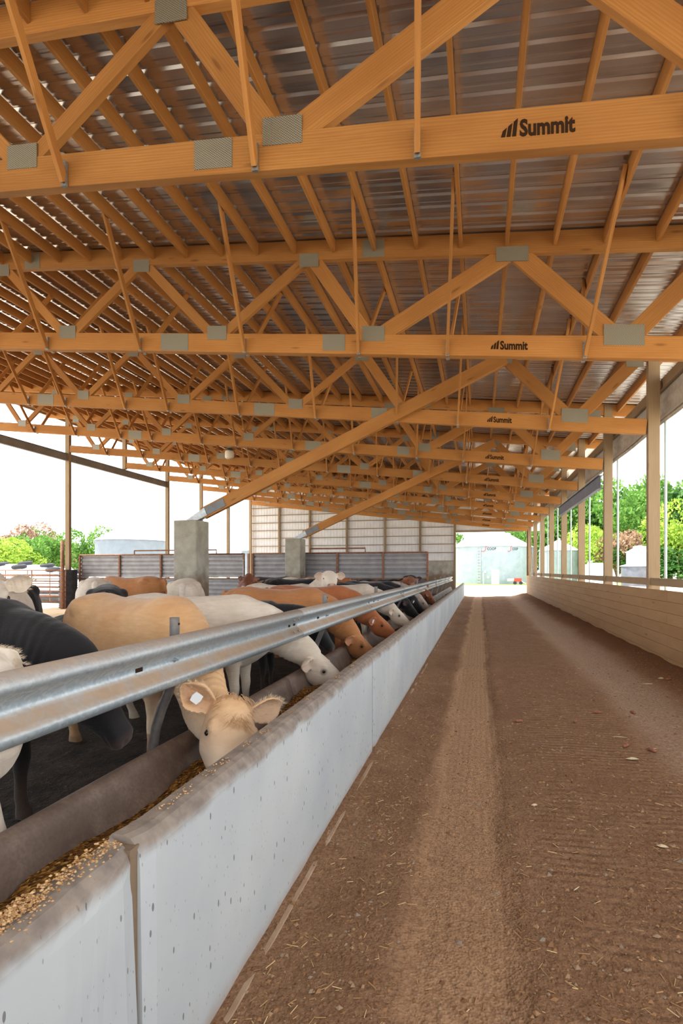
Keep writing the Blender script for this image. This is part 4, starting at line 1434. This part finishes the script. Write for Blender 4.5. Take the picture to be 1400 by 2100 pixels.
    Pn, hdn, hun, hln = np.array(P), np.array(hd), np.array(hu), np.array(hl)
    rel = co - Pn
    s_ = rel @ hdn / hs; lat = rel @ hln / hs; upv = rel @ hun / hs
    inhead = (abs(lat) < .16) & (upv > -.32) & (upv < .12)
    muz = np.clip((s_ - .455) / .05, 0, 1) * inhead
    coatv = np.zeros((nv, 3), np.float32)
    coatv[:, 0] = muz * (.7 if coat != 'black' else .08)
    # nostrils and mouth line
    for sgn in (-1, 1):
        c = Pn + hdn * .515 * hs + hln * sgn * .052 * hs - hun * .045 * hs
        d = np.linalg.norm(co - c, axis=1) / hs
        co = co - hdn * (np.clip(1 - d / .028, 0, 1) * .022 * hs)[:, None]
        coatv[:, 1] = np.maximum(coatv[:, 1], np.clip(1.3 - d / .024, 0, 1) * 1.0)
    mline = np.exp(-((upv + .115) / .008) ** 2) * np.clip((s_ - .38) / .05, 0, 1) * inhead
    co = co - nr * (mline * .008)[:, None]
    coatv[:, 1] = np.maximum(coatv[:, 1], mline * .6)
    me.vertices.foreach_set('co', co.ravel())
    # eye rims
    for sgn in (-1, 1):
        c = Pn + hdn * .20 * hs + hln * sgn * .13 * hs - hun * .055 * hs
        d = np.linalg.norm(co - c, axis=1) / hs
        coatv[:, 1] = np.maximum(coatv[:, 1], np.clip(1.2 - d / .035, 0, .8))
    for cpt, ed, face, half in ear_pts:
        d = co - np.array(cpt)
        f_ = d @ np.array(face); r_ = np.linalg.norm(d, axis=1)
        facing = nr @ np.array(face)
        k = np.clip(1.2 - r_ / (half * 1.25), 0, 1) * np.clip(facing * 2.5, 0, 1)
        coatv[:, 0] = np.maximum(coatv[:, 0], k * (.38 if coat != 'black' else .1))
        if pale_rim:
            e = np.clip((r_ / half - .7) * 2.5, 0, 1) * (r_ < half * 1.35)
            coatv[:, 2] = np.maximum(coatv[:, 2], e * .75)
    zz = co[:, 2] / scale
    coatv[:, 1] = np.maximum(coatv[:, 1], np.clip((.42 - zz) / .3, 0, .85))
    coatv[:, 1] = np.maximum(coatv[:, 1], (zz < .06) * 1.0)
    if coat == 'tan':
        coatv[:, 2] = np.maximum(coatv[:, 2], np.clip((.75 - zz) / .4, 0, .6) * (zz > .3))
    if white_face:
        coatv[:, 2] = np.maximum(coatv[:, 2], np.clip((s_ + .05) / .08, 0, 1) * inhead * (1 - muz) * .85)
    at = me.attributes.new('coat', 'FLOAT_VECTOR', 'POINT')
    at.data.foreach_set('vector', np.clip(coatv, 0, 1).ravel())
    me.polygons.foreach_set('use_smooth', [True] * len(me.polygons))
    me.materials.clear(); me.materials.append(COAT[coat])
    body = bpy.data.objects.new('body', me); COL.objects.link(body); body.parent = root
    for s in (-1, 1):
        c = P + hd * .20 * hs + hl * s * .1235 * hs - hu * .05 * hs
        e = MB(); pr = [(.0175 * math.sin(a), -.0175 * math.cos(a)) for a in np.linspace(.05, math.pi - .05, 9)]
        e.lathe([(r * hs, z_ * hs) for r, z_ in pr], 0, 0, 12)
        e.v = [tuple(Vector(v) + c) for v in e.v]
        e.build('eye', M['eye'], root, smooth=True, local=False)
    def strands(name, items, mat):
        q = MB()
        for p, d, l, w_, bend in items:
            n_ = d.cross(Vector((rg.random() - .5, rg.random() - .5, rg.random() - .5))).normalized()
            b_ = d.cross(n_)
            vs = []
            for i in range(4):
                t = i / 3; c = p + d * l * t + bend * (t * t * l); ww = w_ * (1 - t * .9)
                vs += [c + n_ * ww, c - n_ * ww * .5 + b_ * ww * .8, c - n_ * ww * .5 - b_ * ww * .8]
            q.add(vs, [(i * 3 + k, i * 3 + (k + 1) % 3, i * 3 + 3 + (k + 1) % 3, i * 3 + 3 + k) for i in range(3) for k in range(3)], [(rg.random(), 0, 0)] * len(vs))
        return q.build(name, mat, root, smooth=True, local=False)
    if fringe:
        it = []
        for j in (0, 9):
            for i in range(2, 9):
                cpt, ed, face, half = ear_pts[j + i]
                ew = ed.cross(face).normalized()
                for sg in (-1, 1):
                    for k in range(44):
                        p = cpt + ew * sg * half * rg.uniform(.86, 1.02) + ed * rg.uniform(-.014, .014) + face * rg.uniform(.1, .5) * half
                        it.append((p, (ew * sg * rg.uniform(.5, 1) + ed * rg.uniform(.1, .9) + face * rg.uniform(-.3, .3)).normalized(), rg.uniform(.010, .022), .0008, ed * .2))
                if i == 8:
                    for k in range(40): it.append((cpt - ed * .006 + ew * rg.uniform(-.03, .03), (ed + ew * rg.uniform(-.5, .5)).normalized(), rg.uniform(.015, .03), .0011, face * .1))
                for k in range(18):
                    it.append((cpt + ew * rg.uniform(-.7, .7) * half + face * .014, (ed * rg.uniform(.3, 1) + face * .45 + ew * rg.uniform(-.4, .4)).normalized(), rg.uniform(.02, .04), .0009, ed * .3))
        strands('ear_fringe', it, HAIR)
    if forelock:
        it = []
        for k in range(420):
            a = rg.uniform(-1, 1); s0 = rg.uniform(-.03, .19)
            p = P + hd * s0 * hs + hl * a * .105 * hs * (1 - s0 * 1.5) + hu * (.028 - .03 * a * a) * hs
            side = 1 if a + rg.uniform(-.4, .4) > 0 else -1
            it.append((p, (hd * .75 + hl * side * rg.uniform(.0, .6) + hu * .42).normalized(), rg.uniform(.035, .07), .0024, (hl * side * rg.uniform(-.3, .7) - hu * .55 + hd * .2)))
        strands('forelock', it, HAIR_TAN)
    if tagged is not None:
        cpt, ed, face, half = ear_pts[4 if tagged < 0 else 13]
        ew = ed.cross(face).normalized()
        c = cpt + face * .035 * hs + ed * .01
        q = MB()
        pts2 = [(-.022, -.03), (.022, -.03), (.03, 0), (.024, .03), (-.024, .03), (-.03, 0)]
        vs = [c + ed * a * 1.1 + ew * b * 1.1 + face * o for o in (.004, -.004) for a, b in pts2]
        q.add(vs, [tuple(range(6)), tuple(range(11, 5, -1))] + [(i, 6 + i, 6 + (i + 1) % 6, (i + 1) % 6) for i in range(6)])
        q.build('ear_tag', M['plastic_white'], root, local=False)['label'] = 'white ear tag'
    return root

def PXX(px, py, X):          # world point behind a pixel on the plane x = X
    a = (px - 700) / 1071.35; b = -(py - 1170) / 1071.35
    c, s = math.cos(YAW), math.sin(YAW)
    r = Vector((c * a - s, s * a + c, b))
    return Vector((0, 0, EYE)) + r * (X / r.x)
def PXD(px, py, d):
    a = (px - 700) / 1071.35; b = -(py - 1170) / 1071.35
    c, s = math.cos(YAW), math.sin(YAW)
    return Vector((0, 0, EYE)) + Vector((c * a - s, s * a + c, b)) * d
V3 = Vector
# near group
make_cow('cream tan steer at the left edge, only its ear and front leg in view', 'cream', (-2.30, 1.72), 3, (-2.16, 1.76, 1.52), (-1.86, 1.36, 1.42), 1.03, .011, seed=1, pale_rim=True, ear_droop=.1, step=.22, fringe=True)
make_cow('large black steer at the left with its nose under the guard rail', 'black', (-2.95, 2.6), -2, PXX(178, 1352, -2.2), PXX(292, 1530, -1.97), 1.06, .013, seed=2, ear_droop=.9)
make_cow('tan steer with white ear tag eating at the nearest trough', 'tan', (-2.5, 3.86), -21, PXX(480, 1436, -1.54), PXX(486, 1612, -1.30), 1.03, .011, seed=3, tagged=-1, step=.05, up_hint=(.6, -.4, .6), head_scale=1.18, forelock=True, fringe=True, under=True, ear_droop=.05, ear_up=.45)
make_cow('creamy white steer with long back, head down in trough behind the tan steer', 'cream', (-2.55, 5.2), 4, (-1.80, 5.55, .86), (-1.38, 5.66, .52), 1.0, .013, seed=4, head_scale=1.1, ear_droop=.3)
make_cow('orange steer with brown face, third head along the trough from the tan steer', 'orange', (-2.5, 7.55), 0, (-1.78, 7.45, .87), (-1.38, 7.5, .53), 1.0, .015, seed=5, head_scale=1.1, ear_droop=.3)
make_cow('black steer hidden behind the long backed white steer, only dark ear showing', 'black', (-2.75, 6.42), 2, (-2.05, 6.45, 1.16), (-1.75, 6.55, .72), .9, .02, seed=6)
make_cow('rust coloured steer with ear lowered, head in trough behind the orange steer', 'rust', (-2.5, 9.2), 0, (-1.78, 9.05, 1.0), (-1.38, 9.1, .68), .99, .016, seed=7, tagged=-1, head_scale=1.1, ear_droop=.3)
make_cow('white faced cream steer looking at the camera over the rust steer', 'cream', (-3.62, 10.45), 0, (-3.0, 10.4, 1.74), (-2.83, 9.95, 1.54), .97, .014, seed=8, up_hint=(.2, -.5, 1), head_scale=1.12, white_face=True, ear_droop=.25)
make_cow('pale cream steer feeding beyond the rust steer, first before the black ones', 'cream', (-2.5, 11.35), 0, (-1.78, 11.2, .98), (-1.38, 11.2, .64), .97, .018, seed=9, head_scale=1.08, ear_droop=.3)
make_cow('black steer feeding just past the pale cream steer', 'black', (-2.5, 13.0), 0, (-1.74, 13.15, .98), (-1.40, 13.05, .62), .97, .02, seed=10)
make_cow('black steer with white ear tag, second black head along the trough', 'black', (-2.5, 14.5), 0, (-1.74, 14.65, .96), (-1.40, 14.6, .6), .97, .02, seed=11, tagged=-1)
make_cow('grizzled pale headed steer deep along the trough', 'grey', (-2.5, 15.75), 0, (-1.72, 15.9, .95), (-1.38, 15.85, .6), .95, .022, seed=12)
make_cow('dark red brown steer, farthest head down in the trough', 'red', (-2.5, 17.5), 0, (-1.62, 17.75, .98), (-1.36, 17.65, .62), .93, .022, seed=13)
make_cow('black steer with raised head facing the camera beside the far rail', 'black', (-2.95, 18.45), -4, (-2.27, 18.4, 1.58), (-2.16, 17.98, 1.33), .97, .022, seed=14, up_hint=(.2, -.4, 1), head_scale=1.15)
make_cow('red brown steer head showing right beside the black raised head', 'red', (-2.7, 16.6), 0, (-2.12, 16.72, 1.56), (-2.0, 16.35, 1.42), .9, .024, seed=15, up_hint=(.2, -.4, 1))
# middle and back group
make_cow('cream steer at far left whose ear and shoulder show above the large black steer', 'cream', (-4.43, 3.94), -41.6, (-4.0, 3.50, 1.70), (-3.69, 3.21, 1.46), 1.1, .013, seed=16, pale_rim=True, ear_droop=-.15, fringe=True)
make_cow('black steer turned away behind the cream ear at far left', 'black', (-6.75, 6.35), 136, (-7.3, 6.9, 1.25), (-7.5, 7.15, .85), 1.05, .02, seed=17)
make_cow('black steer rump with manure patches between tan and white steers', 'black', (-5.72, 7.1), 128, (-6.3, 7.75, 1.1), (-6.5, 8.0, .7), 1.0, .022, seed=18)
make_cow('cream steer rump with hanging tail behind the tan steer', 'cream', (-7.70, 9.14), 131, (-8.15, 9.74, 1.2), (-8.35, 10.0, .8), 1.06, .02, seed=19)
make_cow('orange tan steer back in front of the long left gate', 'orange', (-8.75, 11.0), 178, (-9.4, 11.05, 1.2), (-9.7, 11.1, .8), 1.06, .024, seed=20)
make_cow('cream steer with wrinkled rump behind the long backed white steer', 'cream', (-5.45, 9.0), 118, (-5.8, 9.7, 1.25), (-5.95, 9.95, .8), 1.05, .02, seed=21)
make_cow('red brown steer with curly poll in front of the near pier gap', 'red', (-6.1, 13.1), -65, (-5.72, 12.35, 1.62), (-5.6, 12.0, 1.35), .98, .024, seed=22)
make_cow('black steer standing left of the far concrete pier', 'black', (-4.55, 13.95), 2, (-3.9, 14.0, 1.3), (-3.65, 14.0, .85), 1.0, .024, seed=23)
make_cow('red brown steer back behind the white face', 'red', (-6.2, 15.0), 175, (-6.8, 15.0, 1.25), (-7.0, 15.0, .8), .98, .026, seed=24)
make_cow('red steer back close to the right sheet gate', 'rust', (-5.6, 17.0), 178, (-6.3, 17.0, 1.2), (-6.5, 17.0, .8), 1.0, .028, seed=25)
make_cow('black steer back half hidden behind the far concrete pier', 'black', (-7.7, 17.55), 182, (-8.3, 17.55, 1.2), (-8.5, 17.55, .8), 1.0, .028, seed=26)
make_cow('pale cream steer back left of the far pier top', 'cream', (-4.9, 15.95), 6, (-4.3, 16.05, 1.2), (-4.05, 16.1, .8), 1.0, .026, seed=27)

# ------------------------------------------------------------------ litter on the alley
def az(x, y): return alley_z(x, y)
pts = []
for i in range(9000):
    d = 1.5 + 9 * random.random() ** 1.6
    x = random.uniform(-.98, 2.9); y = d + .26 * x
    if -.36 < x < .17 and random.random() < .6: continue
    pts.append((x, y, az(x, y) + .001, random.choice((.004, .005, .005, .006, .007, .008, .010, .013, .017)) * random.uniform(.7, 1.2)))
for c in range(9):
    cx, cy = random.uniform(-.85, -.2), random.uniform(1.7, 4.5)
    for i in range(16):
        x, y = random.gauss(cx, .07), random.gauss(cy, .09)
        if x > -.95: pts.append((x, y, az(x, y), random.uniform(.005, .016)))
scatter('pebbles', M['pebbles'], pts, 'small stones and dirt crumbs scattered over the alley floor', 'pebbles', crumb)
def stalk(m, x, y, z, s):
    a = random.random() * math.pi; b = random.uniform(-.15, .2)
    d = Vector((math.cos(a), math.sin(a), b)); n = Vector((-math.sin(a), math.cos(a), 0)); w = random.uniform(.0008, .0022)
    p = Vector((x, y, z)); e = p + d * s
    r = random.random(); u = Vector((0, 0, w))
    m.add([p - n * w, p + n * w, p + u * 1.6, e - n * w, e + n * w, e + u * 1.6], [(0, 1, 4, 3), (1, 2, 5, 4), (2, 0, 3, 5), (0, 2, 1), (3, 4, 5)], [(r, 0, 0)] * 6)
pts = []
for i in range(6500):
    d = 1.5 + 8 * random.random() ** 1.5
    x = random.uniform(-.96, 2.8); y = d + .26 * x
    dens = .85 if x < -.36 else (.12 if x < .17 else .6)
    if mnoise.noise((x * 1.6, y * 1.6, 4)) + random.random() * .9 < .45 - dens * .35: continue
    if random.random() > dens: continue
    pts.append((x, y, az(x, y) + .002, random.uniform(.01, .055)))
scatter('straw_bits', M['straw'], pts, 'loose straw bits strewn over the alley floor', 'straw', stalk)
def ground_px(px, py):
    a = (px - 700) / 1071.35; b = -(py - 1170) / 1071.35
    c, s = math.cos(YAW), math.sin(YAW)
    r = Vector((c * a - s, s * a + c, b)); z = 0.0
    for _ in range(4):
        t = (z - EYE) / r.z; p = r * t; z = az(p.x, p.y)
    return Vector((p.x, p.y, z))
COBS = [(1064, 1481, .3, 'red brown corn cob lying on the mid alley floor, leftmost'), (1180, 1481, 1.2, 'small red corn cob bit right of the leftmost cob'),
        (1225, 1463, .1, 'red corn cob with pale end, farthest of the cobs'), (1284, 1532, .8, 'red corn cob bit above the pale husk'), (1336, 1541, 2.2, 'corn cob bit at the right beside a thin stalk'),
        (1371, 1394, .5, 'red corn cob among litter at the plank wall foot'), (1297, 1463, 1.9, 'pale corn cob piece near the right wheel track')]
for px, py, a, lab in COBS:
    p = ground_px(px, py)
    m = MB(); d = Vector((math.cos(a), math.sin(a), 0)) * .045
    m.tube([p - d + V3((0, 0, .014)), p - d * .5 + V3((0, 0, .016)), p + d * .5 + V3((0, 0, .017)), p + d + V3((0, 0, .014))], [.011, .016, .015, .008], 10)
    m.thing('corn_cob', M['cob'], lab, 'corn cob', 'corn cobs', smooth=True)
for px, py, a, l, w, lab in ((1296, 1558, .1, .12, .02, 'pale dry corn husk lying on the right of the alley'), (1270, 1513, -.1, .16, .006, 'straight yellow stalk lying above the pale husk'),
                          (1340, 1537, .5, .1, .005, 'thin pale stalk beside the right cob bit'), (1095, 1653, .3, .05, .014, 'pale wood splinter in the middle foreground'),
                          (1358, 1738, -.2, .07, .016, 'tan split stalk piece at the right foreground'), (1182, 1825, .9, .07, .004, 'thin pale straw stalk standing out in the right foreground'),
                          (1330, 1402, 0, .2, .012, 'pale stick by the foot of the plank wall'), (1355, 1390, .2, .1, .02, 'broken wood piece by the foot of the plank wall')):
    p = ground_px(px, py) + V3((0, 0, .008))
    d = V3((math.cos(a), math.sin(a), .02)) * l / 2; n = V3((-math.sin(a), math.cos(a), 0)) * w
    m = MB()
    m.add([p - d, p - d * .4 + n, p + d * .5 + n * .8, p + d, p + d * .5 - n * .7, p - d * .4 - n, p - d * .2 + V3((0, 0, w * .8)), p + d * .4 + V3((0, 0, w * .7))],
          [(0, 1, 6), (1, 2, 7, 6), (2, 3, 7), (3, 4, 7), (4, 5, 6, 7), (5, 0, 6), (5, 4, 3, 2, 1, 0)])
    m.thing('dry_stalk', M['husk'], lab, 'stalk', 'dry stalks on the alley')
